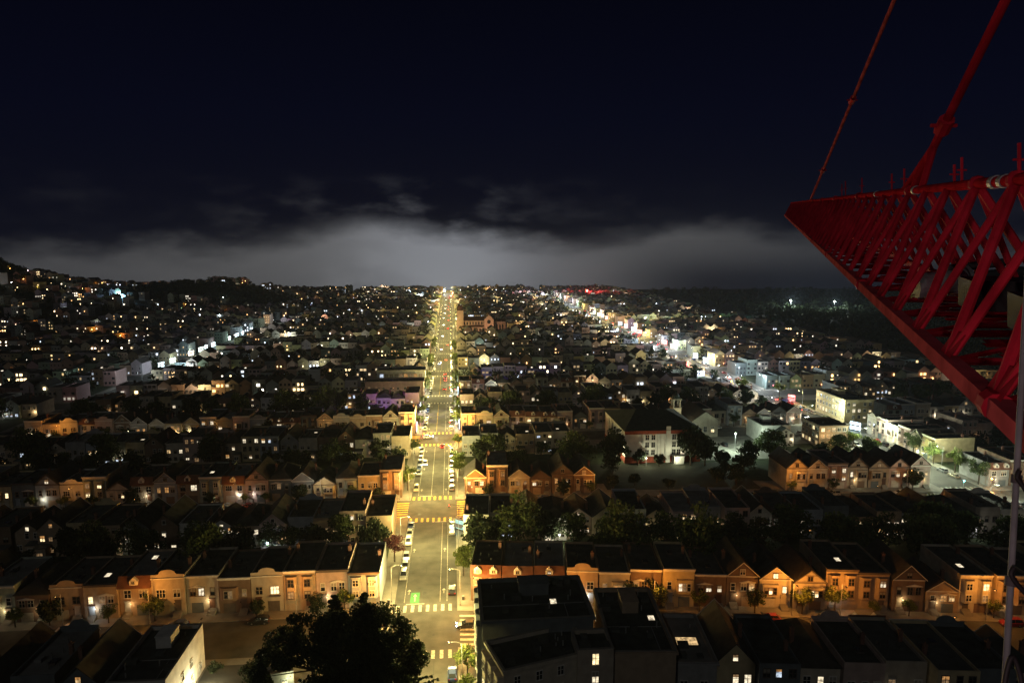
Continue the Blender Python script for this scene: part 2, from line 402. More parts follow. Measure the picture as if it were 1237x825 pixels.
# ------------------------------------------------------------------ houses
WINC = {}
def win_mesh(w, h, s, split, nframe=0):
    k = (w, h, s, split, nframe)
    if k in WINC: return WINC[k]
    f = MB(); t = .09; d = .1 * s
    def bx(x0, x1, z0, z1, dd): f.box(x0, x1, min(.004 * s, dd), max(.004 * s, dd), z0, z1)
    bx(-w / 2 - t, -w / 2, 0, h, d); bx(w / 2, w / 2 + t, 0, h, d); bx(-w / 2 - t, w / 2 + t, h, h + .13, d * 1.3); bx(-w / 2 - t * 1.6, w / 2 + t * 1.6, -.14, 0, d * 1.9)
    for i in range(1, split): x = -w / 2 + w * i / split; bx(x - .05, x + .05, 0, h, d * .8)
    if h > 1.2: bx(-w / 2, w / 2, h * .55 - .03, h * .55 + .03, d * .6)
    p = MB(); y = .02 * s
    hb_ = h * (.45 + .07 * (len(WINC) % 4))
    for z0_, z1_, m_ in ((0, hb_, 0), (hb_, h, 1)):
        q = [(-w / 2, y, z0_), (w / 2, y, z0_), (w / 2, y, z1_), (-w / 2, y, z1_)]; p.face(q if s < 0 else q[::-1], m_)
    WINC[k] = (f.mesh('window', [TRIM]), p.mesh('pane', [GLASS, GLASS])); return WINC[k]
def add_window(root, x, z, w, h, y, s, split=2, rz=0, name='window'):
    fm_, pm_ = win_mesh(w, h, s, split)
    a = link(name, fm_, root, (x, y, z), rz); link('pane', pm_, a); return a
W0 = 7.4
def make_house(style, back=False, corner=0):
    """front at local y=0 facing -y; walls, roof, bays, doors and windows are parts"""
    W = W0; D = {'flats': 17, 'corner': 17, 'cottage': 13}.get(style, 15.5)
    H = {'flat': 8.4, 'gable': 7.4, 'tile': 8.2, 'mission': 8.4, 'flats': 9.3, 'hip': 7.2, 'cottage': 5.9, 'corner': 9.0}[style]
    a, b = -W / 2, W / 2
    r = empty('row_house')
    wl = MB(); rf = MB(); tr = MB()
    if style in ('gable', 'cottage'):
        rh = 3.1 if style == 'gable' else 2.6
        wl.prism([(a, 0), (b, 0), (b, H), (0, H + rh), (a, H)], 0, D)
        for sx in (-1, 1):
            e0 = (sx * (W / 2 + .02), H + .06 - .3 * rh / (W / 2) + .26); top = (0, H + rh + .24); low = (sx * (W / 2 + .3), H - .3 * rh / (W / 2) + .2)
            pr = [low, (low[0], low[1] - .14), (0, top[1] - .16), top]
            if sx < 0: pr = pr if True else pr
            else: pr = pr[::-1]
            rf.prism(pr, -.45, D + .3)
        rmat = SHING
        for sx in (-1, 1):                  # bargeboards
            p, q = Vector((sx * (W / 2 + .3), -.5, H - .3 * rh / (W / 2) + .12)), Vector((0, -.5, H + rh + .16))
            tr.face([p, p + Vector((0, 0, .22)), q + Vector((0, 0, .22)), q] if sx > 0 else [q, q + Vector((0, 0, .22)), p + Vector((0, 0, .22)), p])
        tr.box(a, b, -.12, -.003, H - .25, H - .02)
    elif style == 'hip':
        wl.box(a, b, 0, D, 0, H); o = .35; rh = 2.4; i0 = 3.4
        A = [(a - o, -o, H), (b + o, -o, H), (b + o, D + o, H), (a - o, D + o, H)]; P = (0, i0, H + rh); Q = (0, D - i0, H + rh)
        rf.face([A[0], A[1], P]); rf.face([A[1], A[2], Q, P]); rf.face([A[2], A[3], Q]); rf.face([A[3], A[0], P, Q])
        rf.face([A[0], A[3], A[2], A[1]]); rmat = SHING
        tr.box(a - .28, b + .28, -.3, -.003, H - .22, H - .02)
    else:
        ph = .55
        wl.box(a, b, 0, .25, 0, H + ph); wl.box(a, a + .22, .25, D - .22, 0, H + ph); wl.box(b - .22, b, .25, D - .22, 0, H + ph); wl.box(a, b, D - .22, D, 0, H + ph)
        rf.face([(a + .22, .25, H), (b - .22, .25, H), (b - .22, D - .22, H), (a + .22, D - .22, H)])
        for i in range(7):                    # vents and a hatch
            x, y = rnd.uniform(a + .8, b - .8), rnd.uniform(3, D - 2)
            rf.tube((x, y, H), (x, y, H + rnd.uniform(.4, .9)), .12, 6)
        rf.box(a + 1.2, a + 2.4, D * .6, D * .6 + 1.3, H + .01, H + .5)
        rmat = TAR
        if style == 'tile':                  # sloping tiled false front
            tl = MB(); tl.prism([(-1.15, H - 1.5), (.15, H + .9), (.15, H - 1.5)], a - .05, b + .05)
            # profile runs along x: swap axes
            tl.v = [(v[1], v[0], v[2]) for v in tl.v]; tl.f = [tuple(reversed(f)) for f in tl.f]
            tl.build('tiled_front', [TILE], r)
            for xx in (-1.9, 1.9) if rnd.random() < .5 else (0,):
                dm = MB(); dm.prism([(xx - .9, H - .75), (xx + .9, H - .75), (xx + .9, H + .1), (xx, H + .95), (xx - .9, H + .1)], -1.05, -.1)
                do = dm.build('dormer', [TRIM], r)
                add_window(do, xx, H - .55, .7, .75, -1.056, -1, 2)
        elif style == 'mission':
            ms = MB(); pr = [(-W / 2, H + .3), (W / 2, H + .3), (W / 2, H + .9), (2.2, H + .95)] + [(1.9 * math.cos(t), H + 1.05 + .95 * math.sin(t)) for t in [k * math.pi / 8 for k in range(9)]] + [(-2.2, H + .95), (-W / 2, H + .9)]
            ms.prism(pr, -.18, -.004); ms.build('parapet', [WM['tan']], r)
            tr.box(a - .1, b + .1, -.32, -.19, H - .1, H + .12)
        else:
            tr.box(a - .12, b + .12, -.42, -.004, H + .28, H + .58); tr.box(a - .05, b + .05, -.22, -.004, H - .05, H + .27)
            for i in range(9): tr.box(a + .3 + i * .84, a + .46 + i * .84, -.36, -.23, H + .06, H + .27)
    wl.build('wall', [WM['beige']], r); rf.build('roof', [rmat], r)
    if tr.f: tr.build('cornice', [TRIM], r)
    ch = MB(); cx = rnd.choice((a + .9, b - .9)); cyy = rnd.uniform(D * .4, D * .8); zt = H + (2.9 if style in ('gable', 'cottage', 'hip') else 1.7)
    ch.box(cx - .35, cx + .35, cyy - .3, cyy + .3, H - .3, zt); ch.box(cx - .43, cx + .43, cyy - .38, cyy + .38, zt + .003, zt + .15); ch.tube((cx, cyy, zt), (cx, cyy, zt + .5), .14)
    ch.build('chimney', [mat('chimney_brick', (.16, .08, .06), .9, .3, 3) if 'chimney_brick' not in bpy.data.materials else bpy.data.materials['chimney_brick']], r)
    if rnd.random() < .5:
        sk = MB(); x, y = rnd.uniform(-1.5, 1.5), rnd.uniform(4, D - 4)
        z = H + .02 if style not in ('gable', 'cottage', 'hip') else H + 1.9
        if style not in ('gable', 'cottage', 'hip'):
            sk.box(x - .6, x + .6, y - .85, y + .85, z, z + .3, skip='t'); so_ = sk.build('skylight', [DTRIM], r)
            p = MB(); p.face([(x - .6, y - .85, z + .3), (x + .6, y - .85, z + .3), (x + .6, y + .85, z + .42), (x - .6, y + .85, z + .42)]); p.build('pane', [GLASS], so_)
    if not back:
        # garage and entrance on the ground floor
        gz = 2.4; gx = -1.35
        g = MB(); g.box(gx - 1.35, gx + 1.35, -.07, -.004, .02, gz)
        for i in range(1, 4): g.box(gx - 1.3, gx + 1.3, -.09, -.071, gz * i / 4 - .03, gz * i / 4 + .03)
        g.build('garage_door', [GAR], r)
        st = MB()
        for i in range(6): st.box(1.1, 3.0, -1.7 + i * .28, -.004, .17 * i if i else 0, .17 * (i + 1) - .002 if i < 5 else 1.02)
        st.build('front_steps', [PAVE], r)
        d = MB(); d.box(1.55, 2.55, -.08, -.004, 1.05, 3.15); d.box(1.4, 1.54, -.14, -.004, 1.02, 3.3); d.box(2.56, 2.7, -.14, -.004, 1.02, 3.3); d.box(1.3, 2.8, -.3, -.004, 3.31, 3.5)
        d.build('door', [DOOR], r)
        floors = [(3.9, 1.7)] if H < 8 else [(4.1, 1.75)]
        if style in ('flats', 'corner'): floors = [(3.4, 1.6), (6.3, 1.6)]
        if style == 'cottage': floors = [(3.2, 1.4)]
        if style in ('flats', 'corner'):
            for cx in (-1.9, 1.9):
                by = MB(); by.plan([(cx - 1.4, -.004), (cx - .85, -.85), (cx + .85, -.85), (cx + 1.4, -.004)], 2.8, 8.4)
                by.plan([(cx - 1.55, -.004), (cx - .95, -1.0), (cx + .95, -1.0), (cx + 1.55, -.004)], 8.402, 8.65)
                bo = by.build('bay', [WM['beige']], r)
                for z, h in floors: add_window(bo, cx, z, 1.25, h, -.856, -1, 2)
        elif style in ('flat', 'gable', 'hip', 'cottage'):
            z, h = floors[0]; cx = -1.3; hw = 1.7
            kind_ = rnd.choice(('angled', 'square', 'round', 'none')); by = MB(); z0_, z1_ = z - .75, z + h + .55
            pl_ = {'angled': [(cx - hw - .45, -.004), (cx - hw + .2, -.8), (cx + hw - .2, -.8), (cx + hw + .45, -.004)], 'square': [(cx - hw - .1, -.004), (cx - hw - .1, -.8), (cx + hw + .1, -.8), (cx + hw + .1, -.004)],
                   'round': [(cx - hw - .4, -.004), (cx - hw + .1, -.55), (cx - hw + .75, -.8), (cx + hw - .75, -.8), (cx + hw - .1, -.55), (cx + hw + .4, -.004)]}.get(kind_)
            if pl_:
                by.plan(pl_, z0_, z1_); by.plan([(x_ * 1.06 - cx * .06, y_ * 1.12 if y_ < -.1 else y_) for x_, y_ in pl_], z1_ + .002, z1_ + .22)
                bo = by.build('bay', [WM['beige']], r)
                for k in ((-1, 0, 1) if kind_ != 'round' else (-.5, .5)): add_window(bo, cx + k * 1.0, z, .78 if kind_ != 'round' else .85, h, -.806, -1, 1)
            else:
                for k in (-.95, .95): add_window(r, cx + k, z, 1.2, h, 0, -1, 2)
                ln_ = MB(); ln_.prism([(cx - 2, z + h + .25), (cx + 2, z + h + .25), (cx, z + h + .75)], -.3, -.004); ln_.build('pediment', [TRIM], r)
            add_window(r, 2.2, z, .95, h, 0, -1, 1)
            if style == 'gable':
                add_window(r, 0, H + .35, 1.1, 1.2, 0, -1, 2)
                hb = MB()
                for zz in (H + .1, H + 1.75): 
                    ww = (W / 2) * (1 - (zz - H) / 3.1) - .1; hb.box(-ww, ww, -.06, -.004, zz, zz + .13)
                hb.build('half_timber', [DTRIM], r)
        else:
            z, h = floors[0]
            add_window(r, -1.7, z, 1.9, h, 0, -1, 3); add_window(r, 1.9, z, 1.5, h, 0, -1, 2)
            if style == 'mission': bl = MB(); bl.box(-3, -.4, -.55, -.004, z - .5, z - .32); bl.build('window_box', [DTRIM], r)
        # porch lamp
        pl = MB(); pl.ball((1.25, -.25, 2.75), .13); pl.build('porch_light', [GLASS], r)
    else:
        for z, h in ((1.2, 1.3), (4.3, 1.5)) + (((7.4, 1.5),) if H > 9 else ()):
            for x, ww in ((-2.3, 1.3), (.2, 1.0), (2.4, 1.2)):
                if rnd.random() < .85: add_window(r, x, z, ww, h, D, 1, 2 if ww > 1 else 1)
        if style in ('gable', 'cottage'): add_window(r, 0, H + .5, .9, 1.0, D, 1, 1)
        k = rnd.random()
        if k < .6:
            po = MB(); px = rnd.choice((a, .4)); po.box(px, px + 3.2, D + .004, D + 2.6, 0, 3.3); po.face([(px - .15, D + .004, 3.7), (px - .15, D + 2.8, 3.32), (px + 3.35, D + 2.8, 3.32), (px + 3.35, D + .004, 3.7)][::-1], 1)
            p = po.build('rear_porch', [WM['beige'], TAR2], r); add_window(p, px + 1.6, 1.2, 1.6, 1.3, D + 2.6, 1, 2)
        pl = MB(); pl.ball((2.9, D + .25, 3.0), .13); pl.build('porch_light', [GLASS], r)
    if corner:
        s = corner
        for z, h in ((1.3, 1.4), (3.8, 1.5), (6.6, 1.5)):
            if z + h > H: continue
            for y in (2.2, 5.6, 9.0, 12.6):
                if z < 2 and y > 6: continue
                fm_, pm_ = win_mesh(1.2, h, -1, 2)
                aw = link('window', fm_, r, (s * W / 2, y, z), R(90) if s > 0 else R(-90)); link('pane', pm_, aw)
    return r
STY = ['flat', 'gable', 'tile', 'mission', 'flats', 'hip', 'cottage']
WORDS = {'flat': 'flat-roofed', 'gable': 'gabled', 'tile': 'tile-fronted', 'mission': 'curved-parapet', 'flats': 'three-storey', 'hip': 'hip-roofed', 'cottage': 'low gabled', 'corner': 'corner'}
PROTO = {}
def proto(style, back, var, corner=0):
    k = (style, back, var, corner)
    if k not in PROTO: PROTO[k] = make_house(style, back, corner)
    return PROTO[k]
def walk(o):
    for c in o.children: yield c; yield from walk(c)
def dress(o, wall, roof, plit, trim=None, porch=0, back=False, allow=(0, 0, 1, 2, 3, 4, 4), sky=.12, lit=None):
    """paint, lamps and lit rooms of one house; returns number of lit windows"""
    nl = 0; room = rnd.choice(allow); wt_ = rnd.choice((TRIM, TRIM, DTRIM, WM['beige'], WM['brown'])); gt_ = rnd.choice((GAR, GAR, DTRIM, WM['brown'], WM['slate'], WM['tan'])); dt_ = rnd.choice((DOOR, DTRIM, WM['cream'], WM['pale blue']))
    for c in list(walk(o)):
        n = c.name.split('.')[0]
        if n in ('wall', 'bay', 'rear_porch', 'parapet'): setm(c, 0, WM[wall])
        elif n == 'roof' and roof: setm(c, 0, roof)
        elif n == 'window': setm(c, 0, wt_)
        elif n == 'garage_door': setm(c, 0, gt_)
        elif n == 'door': setm(c, 0, dt_)
        elif n == 'cornice' and trim: setm(c, 0, trim)
        elif n == 'pane':
            pn = c.parent.name.split('.')[0]
            if pn == 'skylight':
                if rnd.random() < sky: setm(c, 0, LIT[3]); setm(c, 1, LIT[3]) if len(c.material_slots) > 1 else None
            elif (lit and rnd.random() < lit[0]) or (not lit and rnd.random() < plit):
                mm = LIT[lit[1] if rnd.random() < .7 else rnd.choice((0, 1, 4))] if lit else LIT[room if rnd.random() < .75 else rnd.choice(allow)]; setm(c, 0, mm); nl += 1
                setm(c, 1, mm if rnd.random() < .4 else rnd.choice((LIT[4], LIT[1], BLIND)))
            elif rnd.random() < .35: setm(c, 1, BLIND)
        elif n == 'porch_light' and porch:
            setm(c, 0, LIT[2])
            p = (1.25, -.75, 2.9) if not back else (2.9, 16.4 if True else 0, 3.1)
            cc = sum((Vector(b) for b in c.bound_box), Vector()) / 8
            point('porch_glow', c, (cc.x, cc.y + (-.45 if not back else .5), cc.z), porch, rnd.choice([(1, .72, .36), (1, .6, .24), (1, .86, .6), (.95, .95, .9)]), .15)
    return nl
SKIPHID = None
HOUSES = []           # (x, y, rot, style, back, row, side, index)
# order of the houses facing us across the nearest cross street, read off the photograph: style, colour, roof, lit part, lamp colour
F1R = [('tile', 'brown', .3, 1), ('tile', 'brown', .35, 1), ('tile', 'cream', .75, 3), ('mission', 'tan', .1, 4), ('flat', 'beige', .7, 3), ('flat', 'brown', .4, 1),
       ('flat', 'yellow', .5, 3), ('flat', 'brown', .45, 3), ('gable', 'brown', .3, 4), ('gable', 'cream', .6, 2), ('gable', 'beige', .5, 2), ('flats', 'tan', .35, 1),
       ('flats', 'tan', .4, 3), ('gable', 'brown', .1, 4), ('cottage', 'tan', .25, 0), ('flats', 'cream', .45, 2), ('flats', 'tan', .1, 4), ('flat', 'beige', .1, 0),
       ('flats', 'yellow', .5, 2), ('flat', 'cream', .4, 3)]
F1L = [('corner', 'pale blue', .1, 4), ('flat', 'pink', .12, 1), ('flats', 'tan', .2, 1), ('mission', 'beige', .6, 2), ('flat', 'brown', .3, 4), ('flat', 'cream', .3, 3), ('mission', 'beige', .1, 1),
       ('tile', 'tan', .3, 4), ('flat', 'tan', .8, 2), ('mission', 'tan', .15, 4), ('hip', 'brown', .1, 0), ('flat', 'mint', .2, 3), ('gable', 'slate', .1, 4), ('flat', 'beige', .3, 0)]
SCHOOLYARD = (60, 122, 222, 300)
BLOCKED = [SCHOOLYARD, (9, 56, 92, 140), (-56, -8, 92, 140), (10, 66, 690, 735), (-48, -9, 405, 440), (200, 226, 250, 372), (160, 180, 268, 300), (128, 152, 276, 300)]
def blocked(x, y):
    return any(a < x < b and c < y < d for a, b, c, d in BLOCKED)
far = []
ROWS = []             # one row = one line of houses across the frame
for k, c in enumerate(CS):
    ROWS.append((k, 'N', c - HW - 1)); ROWS.append((k, 'F', c + HW + 1))
nrow = 0; near = []
for ri, (k, kind, y0) in enumerate(ROWS):
    for side in (1, -1):
        idx = 0
        for bi in range(4):
            if side > 0: xa, xb = [(0, 190), (190, 380), (380, 380), (380, 380)][bi]
            else: xa, xb = [(0, 195), (195, 390), (390, 585), (585, 900)][bi]
            x = xa + HW + .3
            if xb - xa < 50: continue
            nlot = int((xb - xa - 2 * HW - .6) // (W0 + .06)); pitch = (xb - xa - 2 * HW - .6) / nlot
            for j in range(nlot):
                X = side * (x + pitch * (j + .5)); ym = wy(X, y0)
                cor = side if j == 0 and bi == 0 else 0
                idx += 1
                yc = ym + (-8 if kind == 'N' else 8)
                if blocked(X, yc): continue
                if not (in_frame(X, yc, ground(X, yc) + 9, 30) or in_frame(X, yc - 6, ground(X, yc) + 4, 25)): continue
                if X > 362 and y0 > 420: continue
                near.append((ri, k, kind, X, ym, side, idx, cor, y0))
NIND = 292
taken = near[:NIND]; rest = near[NIND:]
LASTROW = taken[-1][0]
NB = len([0 for t in taken])
for (ri, k, kind, X, ym, side, idx, cor, y0) in taken:
    back = kind == 'N'
    st = rnd.choice(STY if rnd.random() < .8 else ['gable', 'flats', 'flat']); colr = rnd.choice(list(WALLS)); litp = rnd.choice([0, 0, .1, .2, .35, .6]) ; room = None
    if kind == 'F' and k == 0:
        lst = F1R if side > 0 else F1L
        if idx - 1 < len(lst): st, colr, p, q = lst[idx - 1]; room = (p, q)
    if 150 < X < 181 and ym > 225: st = 'cottage'
    if back: litp = rnd.choice([0, .15, .3, .45, .7])
    if ri == 0: litp = rnd.choice([.1, .3, .5, .7])
    if cor and st != 'corner' and not (k == 0 and kind == 'F'): st = 'corner'
    if kind == 'F' and k == 1 and side > 0 and 8 <= 0: pass
    if k == 1 and kind == 'F' and X > 118 and X < 180: st = rnd.choice(['gable', 'gable', 'gable', 'flats']); litp = .35; colr = rnd.choice(['pink', 'beige', 'tan', 'pink', 'cream'])
    if k == 1 and kind == 'F' and 10 < X < 62: st = rnd.choice(['gable', 'gable', 'cottage', 'flats']); litp = .45; colr = rnd.choice(['brown', 'tan', 'brown', 'cream'])
    P = proto(st, back, rnd.randint(0, 2), (cor if not back else -cor) if st == 'corner' else 0)
    o = copy_tree(P)
    o.location = (X, ym + rnd.uniform(-.9, .9), .13 + rnd.uniform(0, .004)); o.rotation_euler = (0, 0, (math.pi if back else 0) + yaw(X, ym))
    o.scale = (1 if st == 'corner' or rnd.random() < .5 else -1, 1, rnd.uniform(.9, 1.1) * (1.16 if ri == 0 else 1))
    flatr = st in ('flat', 'tile', 'mission', 'flats', 'corner')
    pr = 0
    if not back and rnd.random() < (.5 if k == 0 else .4): pr = rnd.choice([60, 100, 160])
    if back and rnd.random() < .34: pr = rnd.choice([60, 120, 200])
    nl = dress(o, colr, rnd.choice(ROOFS) if flatr else rnd.choice([SHING, SHING, TAR]), litp, rnd.choice([TRIM, TRIM, DTRIM]), pr, back, lit=room, allow=(0, 1, 2, 3, 3, 4) if not back else (0, 2, 3, 3, 4, 5))
    lw = ' with lit windows' if nl else ''
    rowname = 'bottom row' if ri == 0 else ORD[ri] + ' row from bottom'
    tag(o, '%s %s house, %s %s of main street, %s' % (colr.replace('pale ', 'pale-'), WORDS[st], ORD[idx - 1], 'right' if side > 0 else 'left', rowname), 'house', 'row houses along the cross streets')
for p in PROTO.values(): delete_tree(p)

# the houses beyond, hundreds of them, as one mass
fh = MB()
GLOWS = [(1, .66, .30), (1, .55, .2), (1, .8, .5), (1, .9, .72), (1, .7, .36), (.75, .86, 1)]
def far_house(X, y, kind, z, ht=None, bright=1.0):
    s = -1 if kind == 'F' else 1          # front faces us / back faces us
    W = W0 - .1; D = 15; H = ht or rnd.choice([6.5, 8, 8.4, 9, 9.4, 10.5]); a, b = X - W / 2, X + W / 2
    y0, y1 = (y, y + D) if kind == 'F' else (y - D, y)
    fh.col = tuple(c * rnd.uniform(.8, 1.15) for c in rnd.choice(list(WALLS.values())))
    gab = rnd.random() < .38 and not ht
    fh.box(a, b, y0, y1, z - 3, z + H, 0, 1, skip='b')
    roofc = rnd.choice([(.035, .038, .036), (.06, .062, .06), (.09, .09, .085), (.15, .15, .14)])
    wc = fh.col
    fh.c[-5] = roofc
    if gab:
        rh = 2.7
        fh.face([(a, y0 - .01, z + H), (b, y0 - .01, z + H), (X, y0 - .01, z + H + rh)], 0)
        fh.col = (.045, .04, .036)
        fh.face([(b + .2, y0 - .3, z + H - .1), (b + .2, y1, z + H - .1), (X, y1, z + H + rh + .1), (X, y0 - .3, z + H + rh + .1)], 1)
        fh.face([(a - .2, y1, z + H - .1), (a - .2, y0 - .3, z + H - .1), (X, y0 - .3, z + H + rh + .1), (X, y1, z + H + rh + .1)], 1)
    else:
        fh.col = tuple(c * 1.15 for c in wc); fh.box(a, b, y0 - .3, y0 - .01, z + H - .3, z + H + .55, 0)
        fh.col = wc; fh.box(a, a + .2, y0, y1, z + H + .002, z + H + .5, 0); fh.box(b - .2, b, y0, y1, z + H + .002, z + H + .5, 0)
        if rnd.random() < .6: fh.col = roofc; x = rnd.uniform(a + 1, b - 2); yy = rnd.uniform(y0 + 3, y1 - 3); fh.box(x, x + rnd.uniform(.6, 1.6), yy, yy + 1, z + H + .01, z + H + rnd.uniform(.5, 1.6), 0)
    yf = y0
    if kind == 'F' and rnd.random() < .7:
        bx = X + rnd.choice((-1.6, 1.4, 0)); fh.col = wc; fh.box(bx - 1.5, bx + 1.5, y0 - .8, y0 - .01, z + 3, z + H - .6, 0)
    plit = rnd.choice([.04, .1, .18, .26, .36, .55, .8]) * bright
    g = rnd.choice(GLOWS); st = rnd.choice([.3, .7, 1.4, 2.6, 4.5]) * (1 + y / 1100)
    zz = 1.3
    while zz + 1.5 < H:
        for dx in (-2.4, 0, 2.3):
            if rnd.random() < .25: continue
            ww = rnd.choice((1.0, 1.3, 1.7)) if y < 480 else rnd.choice((.55, .8, 1.1)); wh_ = 1.45 if y < 480 else 1.1; yy = yf - .84 if kind == 'F' else yf - .06
            xx = X + dx
            if rnd.random() < plit: fh.col = tuple(c * st for c in g); m = 2
            else: fh.col = (.02, .022, .026); m = 0
            fh.face([(xx - ww / 2, yy, z + zz), (xx + ww / 2, yy, z + zz), (xx + ww / 2, yy, z + zz + wh_), (xx - ww / 2, yy, z + zz + wh_)], m)
        zz += 3.0
    if kind == 'F' and rnd.random() < .3:
        xx = X + rnd.uniform(-3, 3); fh.col = tuple(c * rnd.choice((2, 4, 7)) for c in g); fh.box(xx - .28, xx + .28, y0 - 1.1, y0 - .9, z + 2.3, z + 2.8, 2)
    if rnd.random() < .045: fh.col = (2.4, 2.1, 1.6); fh.face([(X - .5, y0 + 6, z + H + .3), (X + .6, y0 + 6, z + H + .3), (X + .6, y0 + 7.4, z + H + .45), (X - .5, y0 + 7.4, z + H + .45)], 2)
for (ri, k, kind, X, ym, side, idx, cor, y0) in rest:
    z = ground(X, ym)
    if z > 52 or (z > 8 and rnd.random() < .35): continue
    if -440 < X < -235 and 975 < ym < 1075: continue
    far_house(X, ym, kind, z + .1, rnd.uniform(3.4, 4.8) if 150 < X < 181 and ym < 1000 else None)
o = fh.build('far_houses', [FWALL, FWALL, FGLOW], paint=True); o['kind'] = 'stuff'
tag(o, 'countless small row houses with lit windows spreading to the foggy horizon', 'houses')

# ------------------------------------------------------------------ street lamps
def lamp_proto(name, H, arm, col, P, bulb):
    r = empty(name)
    b = MB(); b.tube((0, 0, 0), (0, 0, .5), .16, 8); b.tube((0, 0, .5), (0, 0, H), .09, 7, r2=.06); b.build('pole', [STEEL], r)
    b = MB(); b.tube((0, 0, H - .1), (0, arm * .5, H + .35), .045); b.tube((0, arm * .5, H + .35), (0, arm, H + .4), .04); b.build('arm', [STEEL], r)
    b = MB(); b.box(-.16, .16, arm - .1, arm + .65, H + .33, H + .47); h = b.build('lamp_head', [DSTEEL], r)
    b = MB(); b.ball((0, arm + .3, H + .30), .14, 8, 5, sq=.5); b.build('bulb', [bulb], h)
    point('lamp_glow', h, (0, arm + .3, H - .1), P, col, .22)
    return r
SODIUM = (1, .355, .048); MAINC = (1, .80, .27); COOL = (.86, .95, 1); GREENW = (.9, 1, .72)
BY = emis('bulb_yellow', (1, .85, .45), 30, 0); BO = emis('bulb_orange', (1, .55, .15), 25, 0); BW = emis('bulb_white', (.9, .96, 1), 40, 0)
PM = 15000; PO = 3400; PW = 17000
lampM = lamp_proto('street_lamp', 9, 2.2, MAINC, PM, BY); lampO = lamp_proto('street_lamp', 8, 1.8, SODIUM, PO, BO); lampW = lamp_proto('street_lamp', 9, 2.2, COOL, PW, BW); lampD = lamp_proto('street_lamp', 8, 1.8, (1, .70, .36), 2200, BO); lampE = lamp_proto('street_lamp', 8, 1.8, (1, .90, .66), 2600, BY); lampG = lamp_proto('street_lamp', 9, 2.2, GREENW, PW, BY)
def place_lamp(p, x, y, rz, label, group):
    o = copy_tree(p); o.location = (x, y, ground(x, y) + .13); o.rotation_euler = (0, 0, rz)
    tag(o, label, 'street lamp', group); return o
def relight(o, f):
    for q in walk(o):
        if q.type == 'LIGHT':
            d0_ = q.data; k_ = (round(d0_.energy * f, -1), tuple(round(t, 3) for t in d0_.color), round(d0_.shadow_soft_size, 2))
            if k_ not in LD: d1 = d0_.copy(); d1.energy = d0_.energy * f; LD[k_] = d1
            q.data = LD[k_]
    return o
for s, nm in ((1, 'right'), (-1, 'left')):
    y = 125 if s > 0 else 128; i = 0
    for k_, c_ in enumerate(CS[:3]):
        for q_, nq in ((1, 'far'), (-1, 'near')):
            if k_ == 0 and q_ < 0 and s < 0: continue
            relight(place_lamp(lampO, s * 11.5, c_ + q_ * 9.0 - (.13 * 1.5 if s > 0 and k_ == 0 else 0), R(180) if q_ > 0 else 0, 'orange corner lamp on the %s %s corner of the %s crossing' % (nq, nm, ORD[k_]), 'orange lamps on the crossing corners'), 2.0 if s > 0 else 1.3)
    while y < 1500:
        # keep the poles off the carriageways of the cross streets
        if all(abs(y - c) > KERB + .6 for c in CS):
            mo = place_lamp(lampM, s * (KERB + .7), wy(s * 8, y), R(90) * s, 'yellow street lamp, %s from bottom along the %s kerb of main street' % (ORD[i], nm), 'street lamps along the main street'); i += 1
            relight(mo, 1.0 if y < 330 else (.6 if y < 700 else .62))
            y += 31 if y < 700 else 42
        else: y += 4
NEARL = {(0, 1): [(15, .85), (36, .3), (54, .65), (72, .08), (86, 1.1), (97, .8), (112, .1), (130, .6)], (0, -1): [(13, .3), (30, .5), (46, .1), (63, .6), (82, .05), (99, .15), (113, .35)],
         (1, 1): [(16, .8), (38, .35), (56, .4), (128, .55), (146, .6), (168, .12)], (1, -1): [(16, .75), (38, .25), (66, .12), (92, .1), (118, .16), (141, .9), (160, .3), (176, .12)],
         (2, 1): [(16, .35), (40, .08), (160, .15)], (2, -1): [(16, .4), (52, .1), (100, .12), (132, .3), (168, .6)]}
for k, c in enumerate(CS):
    for side, nm in ((1, 'right'), (-1, 'left')):
        i = 0; x = 24; lst = list(NEARL.get((k, side), []))
        while x < (370 if side > 0 else 620):
            if k < 3:
                if not lst: break
                x, fac = lst.pop(0); X = side * x; far_side = (len(lst) % 3 != 1)
            else:
                X = side * (x + rnd.uniform(-8, 8)); far_side = rnd.random() < .6
            yy = wy(X, c + (KERB + .7 if far_side else -KERB - .7))
            if all(abs(X - q) > 11 for q in XS) and in_frame(X, yy, 6, 0) and not (X < -215 and c > 640) and (k < 3 or rnd.random() < .55):
                pp = (lampO if k == 0 or (k == 1 and (side > 0 or x > 130 or x < 20)) else rnd.choice((lampO, lampE, lampE))) if k < 3 else rnd.choice((lampD, lampD, lampE))
                lo_ = place_lamp(pp, X, yy, (R(180) if far_side else 0) + yaw(X, yy), '%s street lamp %s of main street on the %s cross street' % (ORD[i], nm, ORD[k]), 'street lamps along the cross streets'); i += 1
                relight(lo_, (fac if pp is lampO else fac * 1.3) if k < 3 else rnd.choice((.8, 1.4, 2.2, 3.6)))
            x += 60
for s, nm in ((1, 'right'), (-1, 'left')):
    y = 200; i = 0
    while y < 1300:
        if in_frame(190 + s * 8, y, 5, 0) and all(abs(y - c) > KERB + .6 for c in CS):
            relight(place_lamp(lampG if y < 330 else (lampW if rnd.random() < .45 else lampM), 190 + s * (KERB + .7), y, R(90) * s, 'bright street lamp, %s along the %s kerb of the shopping street' % (ORD[i], nm), 'street lamps along the shopping street'), .6 if y < 330 else (.8 if y < 640 else .9)); i += 1
            y += 36 if y < 640 else 52
        else: y += 4
i = 0
for y in (440, 500, 523, 560, 690, 740, 770, 820):
    relight(place_lamp(lampW, -195 + KERB + .7, y, R(90), 'white street lamp, %s along the street on the far left' % ORD[i], 'street lamps on the far left street'), .35); i += 1
